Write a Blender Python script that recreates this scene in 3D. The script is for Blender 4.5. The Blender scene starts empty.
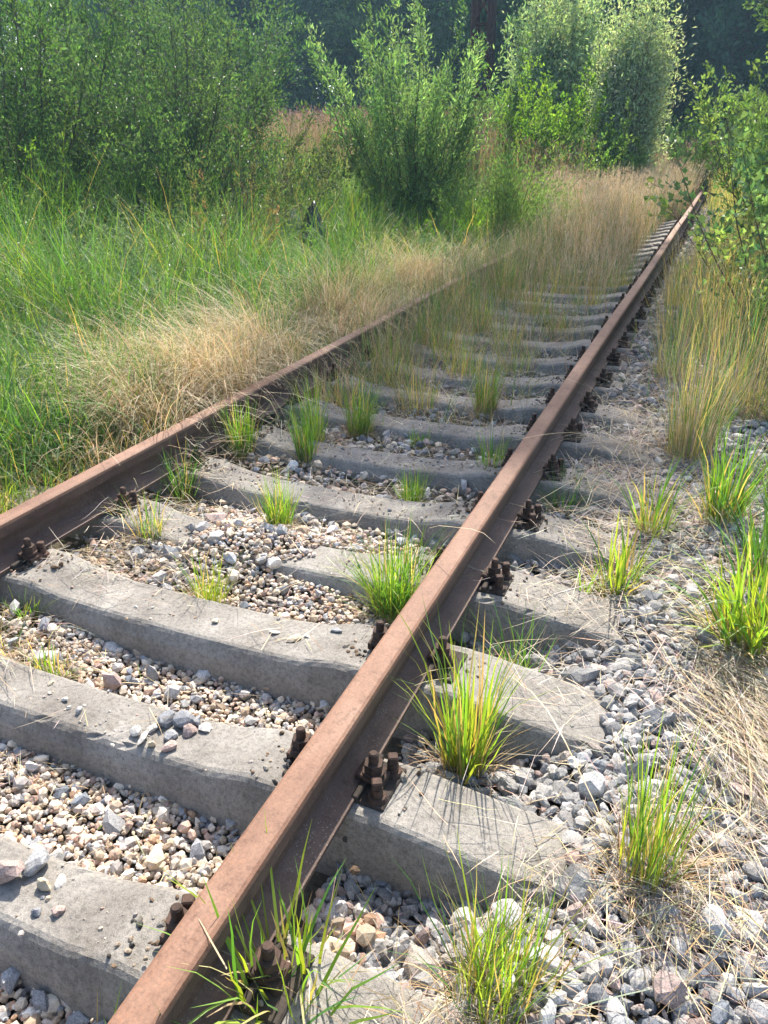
import bpy, bmesh, math, random
import numpy as np
from mathutils import Vector, Matrix

random.seed(7)
rng = np.random.default_rng(7)
D = bpy.data
scene = bpy.context.scene
COL = scene.collection
R = math.radians

# ------------------------------------------------------------------ camera
PITCH, YAW, ROLL, FPX = 0.459719, 0.401497, -0.007869, 768.18
cam_d = D.cameras.new('camera'); cam = D.objects.new('camera', cam_d); COL.objects.link(cam)
_cy, _sy = math.cos(YAW), math.sin(YAW)
_fw = Vector((-_sy * math.cos(PITCH), _cy * math.cos(PITCH), -math.sin(PITCH)))
_r = Vector((_cy, _sy, 0)); _u = _r.cross(_fw)
_r2 = _r * math.cos(ROLL) + _u * math.sin(ROLL); _u2 = -_r * math.sin(ROLL) + _u * math.cos(ROLL)
cam.matrix_world = Matrix(((_r2.x, _u2.x, -_fw.x, 1.367), (_r2.y, _u2.y, -_fw.y, 0.0), (_r2.z, _u2.z, -_fw.z, 1.3314), (0, 0, 0, 1)))
cam_d.sensor_fit = 'VERTICAL'; cam_d.sensor_height = 24.0; cam_d.lens = FPX / 1024 * 24.0
cam_d.clip_start = 0.05; cam_d.clip_end = 2000
scene.camera = cam
scene.render.resolution_x, scene.render.resolution_y = 768, 1024

# ------------------------------------------------------------------ light
SUN_EL, SUN_AZ = R(49), R(-14)          # azimuth measured from +Y towards +X
S = Vector((math.sin(SUN_AZ) * math.cos(SUN_EL), math.cos(SUN_AZ) * math.cos(SUN_EL), math.sin(SUN_EL)))
w = D.worlds.new('World'); scene.world = w; w.use_nodes = True
wn = w.node_tree; bg = wn.nodes['Background']
sky = wn.nodes.new('ShaderNodeTexSky'); sky.sky_type = 'NISHITA'; sky.sun_disc = False
sky.sun_elevation = SUN_EL; sky.sun_rotation = SUN_AZ; sky.dust_density = 2.0; sky.air_density = 1.0; sky.ozone_density = .4
wn.links.new(sky.outputs[0], bg.inputs[0]); bg.inputs[1].default_value = 0.135
sd = D.lights.new('sun', 'SUN'); sd.energy = 4.3; sd.angle = R(0.53); sd.color = (1.0, 0.93, 0.82)
sun = D.objects.new('sun', sd); COL.objects.link(sun); sun.rotation_euler = S.to_track_quat('Z', 'Y').to_euler()
vs = scene.view_settings
vs.view_transform = 'Standard'; vs.look = 'None'; vs.gamma = 1.0; vs.use_curve_mapping = False
vs.exposure = 1.32
scene.cycles.max_bounces = 8; scene.cycles.transparent_max_bounces = 8
scene.cycles.volume_bounces = 1
scene.cycles.use_denoising = True

# ------------------------------------------------------------------ helpers
def mesh_np(name, V, F, mat, parent=None, col=None, smooth=False, loc=None):
    """V (N,3) float, F (M,k) int with constant k, col (N,3)"""
    V = np.ascontiguousarray(V, dtype=np.float32); F = np.ascontiguousarray(F, dtype=np.int32)
    me = D.meshes.new(name)
    me.vertices.add(len(V)); me.vertices.foreach_set('co', V.ravel())
    k = F.shape[1]
    me.loops.add(F.size); me.loops.foreach_set('vertex_index', F.ravel())
    me.polygons.add(len(F)); me.polygons.foreach_set('loop_start', np.arange(0, F.size, k, dtype=np.int32))
    try: me.polygons.foreach_set('loop_total', np.full(len(F), k, dtype=np.int32))
    except Exception: pass
    me.polygons.foreach_set('use_smooth', np.full(len(F), smooth, dtype=bool))
    me.update(calc_edges=True)
    if col is not None:
        a = me.attributes.new('col', 'FLOAT_COLOR', 'POINT')
        c = np.ones((len(V), 4), dtype=np.float32); c[:, :3] = np.clip(col, 0, 1)
        a.data.foreach_set('color', c.ravel())
    me.materials.append(mat)
    o = D.objects.new(name, me); COL.objects.link(o)
    if parent is not None: o.parent = parent
    if loc is not None: o.location = loc
    return o

def tag(o, label=None, cat=None, group=None, kind=None):
    if label: o['label'] = label
    if cat: o['category'] = cat
    if group: o['group'] = group
    if kind: o['kind'] = kind
    return o

def empty(name, loc, label, cat, group=None, rz=0):
    o = D.objects.new(name, None); COL.objects.link(o); o.location = loc; o.rotation_euler = (0, 0, rz)
    o.empty_display_size = .1
    return tag(o, label, cat, group)

def smooth(a, b, x):
    t = np.clip((np.asarray(x, float) - a) / (b - a), 0, 1); return t * t * (3 - 2 * t)

def bump2(x, y, cx, cy, rx, ry):
    return np.exp(-(((x - cx) / rx) ** 2 + ((y - cy) / ry) ** 2))

# cheap smooth value noise
_NG = rng.random((64, 64))
def vnoise(x, y, s=1.0):
    x = np.asarray(x, float) / s + 100.3; y = np.asarray(y, float) / s + 57.7
    ix = np.floor(x).astype(int); iy = np.floor(y).astype(int); fx = x - ix; fy = y - iy
    fx = fx * fx * (3 - 2 * fx); fy = fy * fy * (3 - 2 * fy)
    g = lambda a, b: _NG[a % 64, b % 64]
    return (g(ix, iy) * (1 - fx) + g(ix + 1, iy) * fx) * (1 - fy) + (g(ix, iy + 1) * (1 - fx) + g(ix + 1, iy + 1) * fx) * fy

PITCH_S, Y_B = 0.4775, 1.174       # sleeper spacing, second visible sleeper

def gz(x, y):
    """level of the ballast / ground"""
    x = np.asarray(x, float); y = np.asarray(y, float)
    crib = -0.155 + 0.04 * smooth(1.65, 2.0, y) + 0.03 * smooth(2.2, 3.4, y)
    crib = crib + 0.105 * bump2(x, y, -0.06, 2.16, .28, .17) + .05 * bump2(x, y, -.45, 1.95, .3, .2)
    crib = crib + .06 * bump2(x, y, -.62, 1.35, .3, .5)
    right = -0.155 + 0.05 * smooth(1.9, 2.6, y) + 0.03 * smooth(2.6, 4, y)
    shoulder = -0.045 - .03 * smooth(1.6, 2.4, x)
    right = right + (shoulder - right) * smooth(1.0, 1.36, x)
    left = -0.07 - 0.05 * smooth(-1.2, -2.2, x)
    left = left + 0.75 * smooth(9, 19, y) * smooth(-1.4, -4.0, x)
    right = right + (-.004 - right) * smooth(3.2, 5, y) * smooth(.84, .95, x)
    z = crib + (right - crib) * smooth(.7, .82, x)
    z = z + (left - z) * smooth(-.72, -.98, x)
    z = z - .05 * smooth(2.0, 3.2, x) + .35 * smooth(10, 26, y) * smooth(2.6, 5, x)
    z = z + (vnoise(x, y, .35) - .5) * .025 + (vnoise(x, y, 2.1) - .5) * .05 * smooth(2.2, 4, np.abs(x))
    return z + 1.2 * smooth(24, 60, y)

# ------------------------------------------------------------------ materials
def new_mat(name):
    m = D.materials.new(name); m.use_nodes = True
    nt = m.node_tree; b = nt.nodes['Principled BSDF']
    return m, nt, b

def nd(nt, t, **kw):
    n = nt.nodes.new(t)
    for k, v in kw.items():
        if k in n.inputs: n.inputs[k].default_value = v
        else: setattr(n, k, v)
    return n

def noise(nt, scale, detail=4, rough=.6, coord=None):
    n = nd(nt, 'ShaderNodeTexNoise'); n.inputs['Scale'].default_value = scale
    n.inputs['Detail'].default_value = detail; n.inputs['Roughness'].default_value = rough
    if coord is not None: nt.links.new(coord, n.inputs['Vector'])
    return n

def ramp(nt, src, stops):
    r = nd(nt, 'ShaderNodeValToRGB'); e = r.color_ramp.elements
    while len(e) < len(stops): e.new(.5)
    for i, (p, c) in enumerate(stops):
        e[i].position = p; e[i].color = (*c, 1) if len(c) == 3 else c
    nt.links.new(src, r.inputs[0]); return r

def mixc(nt, a, b, f, mode='MIX'):
    m = nd(nt, 'ShaderNodeMix'); m.data_type = 'RGBA'; m.blend_type = mode
    for i, v in ((6, a), (7, b)):
        if hasattr(v, 'links') or hasattr(v, 'is_linked'): nt.links.new(v, m.inputs[i])
        else: m.inputs[i].default_value = (*v, 1)
    if hasattr(f, 'is_linked'): nt.links.new(f, m.inputs[0])
    else: m.inputs[0].default_value = f
    return m.outputs[2]

def bump(nt, bsdf, h, strength=.5, dist=.01):
    b = nd(nt, 'ShaderNodeBump'); b.inputs['Strength'].default_value = strength; b.inputs['Distance'].default_value = dist
    nt.links.new(h, b.inputs['Height']); nt.links.new(b.outputs[0], bsdf.inputs['Normal']); return b

def leaf_mat(name, trans=.4, rough=.45, tint=(1.25, 1.15, .5)):
    m = D.materials.new(name); m.use_nodes = True; nt = m.node_tree; nt.nodes.clear()
    out = nd(nt, 'ShaderNodeOutputMaterial')
    at = nd(nt, 'ShaderNodeAttribute'); at.attribute_name = 'col'
    dif = nd(nt, 'ShaderNodeBsdfDiffuse'); nt.links.new(at.outputs[0], dif.inputs[0])
    tr = nd(nt, 'ShaderNodeBsdfTranslucent')
    tc = mixc(nt, at.outputs[0], tint, 1.0, 'MULTIPLY'); nt.links.new(tc, tr.inputs[0])
    mx = nd(nt, 'ShaderNodeMixShader'); mx.inputs[0].default_value = trans
    nt.links.new(dif.outputs[0], mx.inputs[1]); nt.links.new(tr.outputs[0], mx.inputs[2])
    gl = nd(nt, 'ShaderNodeBsdfGlossy'); gl.inputs['Roughness'].default_value = rough; gl.inputs[0].default_value = (1, 1, 1, 1)
    m2 = nd(nt, 'ShaderNodeMixShader')
    lw = nd(nt, 'ShaderNodeLayerWeight'); lw.inputs[0].default_value = .25
    mu = nd(nt, 'ShaderNodeMath'); mu.operation = 'MULTIPLY_ADD'; mu.inputs[1].default_value = .045; mu.inputs[2].default_value = .008
    nt.links.new(lw.outputs[0], mu.inputs[0]); nt.links.new(mu.outputs[0], m2.inputs[0])
    nt.links.new(mx.outputs[0], m2.inputs[1]); nt.links.new(gl.outputs[0], m2.inputs[2]); nt.links.new(m2.outputs[0], out.inputs[0])
    return m

M_GRASS = leaf_mat('grass_blade', .48, .55, (1.5, 1.45, .5))
M_STRAW = leaf_mat('dry_straw', .32, .6, (1.1, 1.0, .85))
M_LEAF = leaf_mat('shrub_leaf', .5, .42, (1.35, 1.35, .6))

def concrete_mat():
    m, nt, b = new_mat('weathered_concrete')
    g = nd(nt, 'ShaderNodeNewGeometry'); c = g.outputs['Position']
    n1 = noise(nt, 5, 6, .65, c); n2 = noise(nt, 90, 4, .7, c); n3 = noise(nt, 420, 3, .7, c)
    base = ramp(nt, n1.outputs[0], [(.3, (.18, .162, .142)), (.52, (.262, .243, .217)), (.72, (.34, .318, .288))])
    fine = ramp(nt, n2.outputs[0], [(.3, (.5, .5, .5)), (.52, (1, 1, 1)), (.72, (1.2, 1.17, 1.12))])
    x = mixc(nt, base.outputs[0], fine.outputs[0], .8, 'MULTIPLY')
    gr = ramp(nt, n3.outputs[0], [(.35, (.6, .6, .6)), (.5, (1, 1, 1)), (.7, (1.2, 1.2, 1.2))])
    x = mixc(nt, x, gr.outputs[0], .8, 'MULTIPLY')
    v = nd(nt, 'ShaderNodeTexVoronoi'); v.inputs['Scale'].default_value = 75; nt.links.new(c, v.inputs['Vector'])
    pit = ramp(nt, v.outputs['Distance'], [(.05, (1, 1, 1)), (.14, (0, 0, 0))])
    n4 = noise(nt, 18, 3, .5, c); pm = ramp(nt, n4.outputs[0], [(.48, (0, 0, 0)), (.6, (1, 1, 1))])
    pf = mixc(nt, pit.outputs[0], pm.outputs[0], 1, 'MULTIPLY')
    x = mixc(nt, x, (.06, .055, .05), pf)
    # brown organic stain patches
    n5 = noise(nt, 9, 8, .7, c); st = ramp(nt, n5.outputs[0], [(.56, (0, 0, 0)), (.72, (.6, .6, .6))])
    x = mixc(nt, x, (.10, .08, .055), st.outputs[0])
    # same colour mix and matt roughness on tops and flanks
    nt.links.new(x, b.inputs['Base Color']); b.inputs['Roughness'].default_value = .92
    b.inputs['Specular IOR Level'].default_value = .2
    ad = nd(nt, 'ShaderNodeMath'); ad.operation = 'MULTIPLY_ADD'; ad.inputs[1].default_value = .5
    nt.links.new(n3.outputs[0], ad.inputs[0]); nt.links.new(n2.outputs[0], ad.inputs[2])
    sb = nd(nt, 'ShaderNodeMath'); sb.operation = 'SUBTRACT'; nt.links.new(ad.outputs[0], sb.inputs[0]); nt.links.new(pf, sb.inputs[1])
    bump(nt, b, sb.outputs[0], .55, .006)
    return m
M_CONC = concrete_mat()

def rust_mat(name, cols, speck=.0, scale=1.0, rough=.8, metallic=0.0, top=None):
    m, nt, b = new_mat(name)
    g = nd(nt, 'ShaderNodeNewGeometry')
    mp = nd(nt, 'ShaderNodeMapping'); mp.inputs['Scale'].default_value = (1, .35, 1); nt.links.new(g.outputs['Position'], mp.inputs[0])
    n1 = noise(nt, 9 * scale, 7, .7, mp.outputs[0]); n2 = noise(nt, 160 * scale, 4, .75, g.outputs['Position'])
    base = ramp(nt, n1.outputs[0], [(.3, cols[0]), (.5, cols[1]), (.7, cols[2])])
    x = base.outputs[0]
    if top is not None:
        # the running surface: worn flat, paler rust
        tr = ramp(nt, n1.outputs[0], [(.3, top[0]), (.55, top[1]), (.75, top[2])])
        sx = nd(nt, 'ShaderNodeSeparateXYZ'); nt.links.new(g.outputs['Position'], sx.inputs[0])
        r = ramp(nt, sx.outputs[2], [(.146, (0, 0, 0)), (.154, (1, 1, 1))])
        x = mixc(nt, x, tr.outputs[0], r.outputs[0])
    n6 = noise(nt, 28 * scale, 8, .8, g.outputs['Position'])
    fl = ramp(nt, n6.outputs[0], [(.36, (.48, .42, .40)), (.46, (.95, .93, .92)), (.58, (1, 1, 1)), (.70, (1.35, 1.2, 1.05))])
    x = mixc(nt, x, fl.outputs[0], .75, 'MULTIPLY')
    f = ramp(nt, n2.outputs[0], [(.3, (.55, .55, .55)), (.52, (1, 1, 1)), (.72, (1.3, 1.22, 1.15))])
    x = mixc(nt, x, f.outputs[0], .7, 'MULTIPLY')
    if speck:
        v = nd(nt, 'ShaderNodeTexVoronoi'); v.inputs['Scale'].default_value = 130; v.inputs['Randomness'].default_value = 1
        nt.links.new(g.outputs['Position'], v.inputs['Vector'])
        sp = ramp(nt, v.outputs['Distance'], [(.12, (1, 1, 1)), (.26, (0, 0, 0))])
        n3 = noise(nt, 6, 5, .6, g.outputs['Position']); k = ramp(nt, n3.outputs[0], [(.45, (0, 0, 0)), (.62, (speck,) * 3)])
        sx2 = nd(nt, 'ShaderNodeSeparateXYZ'); nt.links.new(g.outputs['Position'], sx2.inputs[0])
        k2 = ramp(nt, sx2.outputs[2], [(.115, (1, 1, 1)), (.122, (0, 0, 0))])
        ff = mixc(nt, sp.outputs[0], k.outputs[0], 1, 'MULTIPLY'); ff = mixc(nt, ff, k2.outputs[0], 1, 'MULTIPLY')
        x = mixc(nt, x, (.42, .40, .34), ff)
    nt.links.new(x, b.inputs['Base Color']); b.inputs['Roughness'].default_value = rough
    b.inputs['Metallic'].default_value = metallic; b.inputs['Specular IOR Level'].default_value = .35
    bump(nt, b, n2.outputs[0], .35, .003)
    return m
M_RAIL = rust_mat('rusty_rail_steel', [(.07, .045, .036), (.105, .068, .054), (.15, .10, .078)], speck=.45, rough=.68,
                  top=[(.155, .078, .048), (.225, .122, .078), (.28, .17, .118)])
M_RUST = rust_mat('rusty_fastening', [(.03, .022, .018), (.065, .040, .030), (.12, .068, .048)], scale=3, rough=.85)
M_PLATE = rust_mat('dirty_plate_steel', [(.025, .021, .018), (.05, .04, .033), (.085, .062, .048)], scale=4, rough=.9)
M_MAST = rust_mat('rusty_mast_steel', [(.04, .018, .016), (.06, .026, .022), (.09, .04, .03)], rough=.85)

def stone_mat(name, spk=.5, scale=1):
    m, nt, b = new_mat(name)
    at = nd(nt, 'ShaderNodeAttribute'); at.attribute_name = 'col'
    g = nd(nt, 'ShaderNodeNewGeometry')
    n = noise(nt, 330 * scale, 3, .7, g.outputs['Position']); n2 = noise(nt, 60 * scale, 4, .6, g.outputs['Position'])
    r = ramp(nt, n.outputs[0], [(.36, (.38, .38, .4)), (.48, (1, 1, 1)), (.64, (1.35, 1.33, 1.3))])
    r2 = ramp(nt, n2.outputs[0], [(.3, (.72, .72, .72)), (.6, (1.1, 1.1, 1.1))])
    x = mixc(nt, at.outputs[0], r.outputs[0], spk, 'MULTIPLY'); x = mixc(nt, x, r2.outputs[0], .8, 'MULTIPLY')
    nt.links.new(x, b.inputs['Base Color']); b.inputs['Roughness'].default_value = .82; b.inputs['Specular IOR Level'].default_value = .3
    bump(nt, b, n2.outputs[0], .5, .004)
    return m
M_GRANITE = stone_mat('crushed_granite', .8)
M_PEBBLE = stone_mat('pale_gravel', .35, 1.5)

def soil_mat():
    m, nt, b = new_mat('gritty_soil')
    g = nd(nt, 'ShaderNodeNewGeometry'); c = g.outputs['Position']
    n1 = noise(nt, 3, 6, .7, c); n2 = noise(nt, 120, 5, .8, c)
    a = ramp(nt, n1.outputs[0], [(.3, (.05, .042, .03)), (.5, (.10, .085, .062)), (.7, (.16, .135, .10))])
    f = ramp(nt, n2.outputs[0], [(.3, (.5, .5, .5)), (.5, (1, 1, 1)), (.7, (1.5, 1.45, 1.35))])
    x = mixc(nt, a.outputs[0], f.outputs[0], .9, 'MULTIPLY')
    nt.links.new(x, b.inputs['Base Color']); b.inputs['Roughness'].default_value = .95; b.inputs['Specular IOR Level'].default_value = .1
    bump(nt, b, n2.outputs[0], .8, .01)
    return m
M_SOIL = soil_mat()

def bark_mat(name, c1, c2):
    m, nt, b = new_mat(name)
    g = nd(nt, 'ShaderNodeNewGeometry')
    n = noise(nt, 25, 5, .7, g.outputs['Position']); r = ramp(nt, n.outputs[0], [(.35, c1), (.65, c2)])
    nt.links.new(r.outputs[0], b.inputs['Base Color']); b.inputs['Roughness'].default_value = .9
    bump(nt, b, n.outputs[0], .5, .02); return m
M_BARK = bark_mat('brown_bark', (.05, .04, .03), (.13, .105, .08))
M_BARK_RED = bark_mat('reddish_twig', (.09, .05, .03), (.16, .10, .06))

# ------------------------------------------------------------------ ground (one sheet to the horizon)
def axis(parts):
    o = []
    for a, b, s in parts: o += list(np.arange(a, b, s))
    o.append(parts[-1][1]); return np.array(o)
gx = axis([(-600, -100, 100), (-100, -12, 8), (-12, -2.5, .5), (-2.5, 2.6, .06), (2.6, 8, .5), (8, 100, 8), (100, 600, 100)])
gy = axis([(-300, -20, 40), (-20, -.5, 1.5), (-.5, 6, .06), (6, 30, .5), (30, 100, 5), (100, 900, 100)])
X, Y = np.meshgrid(gx, gy)
Z = gz(X, Y) - .012
V = np.stack([X, Y, Z], -1).reshape(-1, 3)
nx, ny = len(gx), len(gy)
ii = (np.arange(ny - 1)[:, None] * nx + np.arange(nx - 1)[None]).ravel()
F = np.stack([ii, ii + 1, ii + nx + 1, ii + nx], 1)
g = mesh_np('ground', V, F, M_SOIL, smooth=True); tag(g, kind='structure')

# ------------------------------------------------------------------ rails
def rail_profile():
    hw, H = .035, .16
    half = [(.035, .112), (.0365, .145), (.0335, .1545), (.027, .1585), (.014, .16)]
    low = [(.0675, 0.006), (.0675, .0165), (.030, .030), (.011, .042), (.0085, .075), (.011, .100)]
    r = low + half
    l = [(-x, z) for x, z in reversed(r)]
    return r + l
def make_rail(x0, y0, y1, label):
    pr = rail_profile(); n = len(pr)
    ys = np.concatenate([np.arange(y0, 8, .25), np.arange(8, y1, 1.0)])
    V = []
    for y in ys:
        dx = .0035 * math.sin(y * .9 + x0) ; dz = .002 * math.sin(y * 1.3)
        for x, z in pr: V.append((x + dx, y, z + dz))
    F = []
    for i in range(len(ys) - 1):
        for j in range(n):
            a = i * n + j; b = i * n + (j + 1) % n
            F.append((a, b, b + n, a + n))
    o = mesh_np('rail', np.array(V), np.array(F), M_RAIL, loc=(x0, 0, 0))
    bm = bmesh.new(); bm.from_mesh(o.data); bm.verts.ensure_lookup_table()
    bm.faces.new([bm.verts[j] for j in range(n)]); k = (len(ys) - 1) * n
    bm.faces.new([bm.verts[k + j] for j in range(n)]); bmesh.ops.recalc_face_normals(bm, faces=bm.faces)
    bm.to_mesh(o.data); bm.free()
    return tag(o, label, 'rail', 'rusty rails of the disused track')
make_rail(.75, -1.2, 60, 'long rusty rail crossing the whole picture, beside the coarse grey ballast')
make_rail(-.75, -1.2, 60, 'rusty rail beside the tall green grass, half overgrown by dry straw')

# ------------------------------------------------------------------ sleepers
def sleeper_mesh(hw, seed, dip=.042):
    r = np.random.default_rng(seed)
    st = [(-1.30, -.055), (-1.27, -.045), (-.98, -.008), (-.9, 0), (-.58, 0), (-.44, -.030), (-.30, -dip), (.0, -dip - .004), (.30, -dip), (.44, -.030), (.56, 0), (.9, 0), (.98, -.008), (1.27, -.045), (1.30, -.055)]
    xs = np.unique(np.concatenate([np.linspace(-1.3, 1.3, 105), [a for a, _ in st]]))
    tz = np.interp(xs, [a for a, _ in st], [b for _, b in st])
    wd = hw + .012 * np.interp(np.abs(xs), [.3, .6, 1.3], [0, 1, 1.3])
    V = []; ring = None
    for x, z, h in zip(xs, tz, wd):
        e = 1 if abs(x) < 1.295 else .93
        h = h * e
        j = lambda s: r.normal(0, s)
        c = .012
        sec = [(-(h + .05), -.22), (-(h + .022), -.09), (-(h + .004), z - c * 1.1), (-(h - .004), z - c * .35), (-(h - .014), z), (-h * .4, z + .001), (0, z + .0015), (h * .4, z + .001), (h - .014, z), (h - .004, z - c * .35), (h + .004, z - c * 1.1), (h + .022, -.09), (h + .05, -.22)]
        for k, (yy, zz) in enumerate(sec):
            chip = 0
            if k in (3, 4, 8, 9) : chip = -abs(j(.0005)) - (.008 if r.random() < .015 else 0)
            V.append((x, yy + j(.0004) - np.sign(yy) * (abs(chip) if k in (3, 9) else 0), zz + j(.0003) + chip * .7))
        ring = len(sec)
    V = np.array(V); n = len(xs); F = []
    for i in range(n - 1):
        for j in range(ring - 1):
            a = i * ring + j; F.append((a, a + ring, a + ring + 1, a + 1))
    caps = [[j for j in range(ring)][::-1], [(n - 1) * ring + j for j in range(ring)]]
    return V, np.array(F), caps

def bm_obj(name, bm, mat, parent=None, loc=None, sm=False):
    bmesh.ops.recalc_face_normals(bm, faces=bm.faces)
    me = D.meshes.new(name); bm.to_mesh(me); bm.free(); me.materials.append(mat)
    if sm:
        for p in me.polygons: p.use_smooth = True
    o = D.objects.new(name, me); COL.objects.link(o)
    if parent is not None: o.parent = parent
    if loc is not None: o.location = loc
    return o

def add_box(bm, cx, cy, cz, sx, sy, sz, rot=None, bev=0):
    g = bmesh.ops.create_cube(bm, size=1)
    vs_ = g['verts']
    for v in vs_: v.co = Vector((v.co.x * sx, v.co.y * sy, v.co.z * sz))
    if bev:
        es = list({e for v in vs_ for e in v.link_edges})
        g2 = bmesh.ops.bevel(bm, geom=es, offset=bev, segments=1, affect='EDGES', profile=.5)
        vs_ = list({v for f in g2['faces'] for v in f.verts} | {v for v in vs_ if v.is_valid})
    for v in vs_:
        if rot is not None: v.co = rot @ v.co
        v.co += Vector((cx, cy, cz))

def add_cyl(bm, cx, cy, z0, z1, r, n=10, r2=None, rot0=0):
    g = bmesh.ops.create_cone(bm, cap_ends=True, segments=n, radius1=r, radius2=r if r2 is None else r2, depth=z1 - z0)
    for v in g['verts']:
        x, y = v.co.x, v.co.y
        v.co.x = x * math.cos(rot0) - y * math.sin(rot0) + cx; v.co.y = x * math.sin(rot0) + y * math.cos(rot0) + cy
        v.co.z += (z0 + z1) / 2

# shared fastening meshes, built once; local origin on the rail axis, z = 0 at sleeper top
def base_plate_mesh(o):
    bm = bmesh.new()
    add_box(bm, o * .018, 0, .003, .258, .135, .010, bev=.003)
    for s in (-1, 1):
        add_box(bm, s * .079, 0, .015, .016, .145, .016, bev=.003)     # ribs holding the rail foot
    return bm
def clip_bolt_mesh(s):
    bm = bmesh.new()
    add_cyl(bm, s * .094, 0, .008, .090, .0115, 12)
    add_cyl(bm, s * .094, 0, .044, .066, .0225, 6, rot0=.3)           # nut
    add_cyl(bm, s * .094, 0, .039, .044, .026, 14)                     # spring washer
    add_cyl(bm, s * .094, 0, .034, .039, .0245, 14)
    add_cyl(bm, s * .094, 0, .090, .094, .0115, 12, r2=.008)
    return bm
def clip_mesh(s):
    bm = bmesh.new()
    add_box(bm, s * .086, 0, .030, .058, .052, .013, Matrix.Rotation(s * .22, 3, 'Y'), bev=.003)
    add_box(bm, s * .116, 0, .018, .014, .052, .022, bev=.002)
    return bm
def screw_mesh(s, t, d):
    bm = bmesh.new()
    add_cyl(bm, s * d, t * .042, .008, .018, .024, 14, r2=.020)
    add_cyl(bm, s * d, t * .042, .018, .040, .0135, 10)
    add_box(bm, s * d, t * .042, .050, .023, .023, .022, Matrix.Rotation(.5, 3, 'Z'), bev=.003)
    return bm

def finish_caps(o, caps):
    bm = bmesh.new(); bm.from_mesh(o.data); bm.verts.ensure_lookup_table()
    for c in caps: bm.faces.new([bm.verts[j] for j in c])
    bmesh.ops.recalc_face_normals(bm, faces=bm.faces); bm.to_mesh(o.data); bm.free()

ordn = ['cut off by the bottom edge of the photo', 'nearest', 'second nearest', 'third nearest', 'fourth nearest', 'fifth nearest', 'sixth nearest',
        'seventh nearest', 'eighth nearest']
LAB = {
    -2: 'grey concrete sleeper just below the bottom edge of the photo',
    -1: 'grey concrete sleeper nearest the camera, running off at the lower left corner',
    0: 'grey concrete sleeper carrying the small pile of grey and white stones',
    1: 'long pale concrete sleeper with few loose pebbles, behind the one carrying the stone pile',
    2: 'concrete sleeper half buried under the pale gravel heap between the rails',
    3: 'concrete sleeper behind the gravel heap, its outer end beside a dense dark tuft',
    4: 'dull grey concrete sleeper behind the low green tuft, sixth from the bottom',
}
HWS = {-2: .08, -1: .078, 0: .08, 1: .098, 2: .095, 3: .092}
protoP = None
def fasten(parent, first):
    """two base plates, each with bolts, clips and screws as sub-parts"""
    global protoP
    if first:
        protoP = []
        for x0 in (-.75, .75):
            bp = bm_obj('baseplate', base_plate_mesh(1 if x0 > 0 else -1), M_PLATE, parent, (x0, 0, 0))
            subs = []
            for s in (-1, 1):
                subs.append(bm_obj('clip_bolt', clip_bolt_mesh(s), M_RUST, bp))
                subs.append(bm_obj('rail_clip', clip_mesh(s), M_RUST, bp))
                for t in ((-1, 1) if s * x0 > 0 else (1,)): subs.append(bm_obj('sleeper_screw', screw_mesh(s, t, .122 if s * x0 > 0 else .104), M_RUST, bp))
            protoP.append((bp, subs))
        return
    for bp, subs in protoP:
        b = bp.copy(); COL.objects.link(b); b.parent = parent
        b.rotation_euler = (random.gauss(0, .008), 0, random.gauss(0, .02)); b.location.y += random.gauss(0, .004)
        for s_ in subs:
            if 'screw' in s_.name and random.random() < .22: continue
            c = s_.copy(); COL.objects.link(c); c.parent = b
NTH_S = 'first second third fourth fifth sixth seventh eighth ninth tenth eleventh twelfth thirteenth fourteenth fifteenth'.split()
SM = {}
NSL = 28
for k in range(-2, NSL):
    y = Y_B + k * PITCH_S
    lab = LAB.get(k, f'dull gritty concrete sleeper, {NTH_S[k + 1]} from the bottom of the photo' if k < 14 else 'concrete sleeper hidden in the straw at the far end of the track')
    rt = random.Random(k * 7 + 1)
    e = empty('concrete_sleeper', (rt.uniform(-.01, .01), y, rt.uniform(-.003, .002)), lab, 'sleeper', 'concrete sleepers under the rails', rz=rt.uniform(-.006, .006))
    if k <= 6: 
        V_, F_, caps = sleeper_mesh(HWS.get(k, .088), k + 10)
        o = mesh_np('sleeper_body', V_, F_, M_CONC, e); finish_caps(o, caps)
        if k >= 4: SM[k % 3] = o.data
    else:
        o = D.objects.new('sleeper_body', SM[k % 3]); COL.objects.link(o); o.parent = e
    fasten(e, k == -2)

def sleeper_top(x, y):
    """height of concrete under (x, y), -9 where there is none"""
    x = np.asarray(x, float); y = np.asarray(y, float)
    k = np.round((y - Y_B) / PITCH_S); dy = np.abs(y - Y_B - k * PITCH_S)
    hw = np.select([k <= 0, k <= 3], [.08, .1], .09) + .014
    top = np.interp(np.abs(x), [0, .3, .44, .56, .9, 1.27, 1.3], [-.045, -.042, -.03, 0, 0, -.045, -.055])
    return np.where((dy < hw) & (np.abs(x) < 1.31), top, -9)

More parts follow.
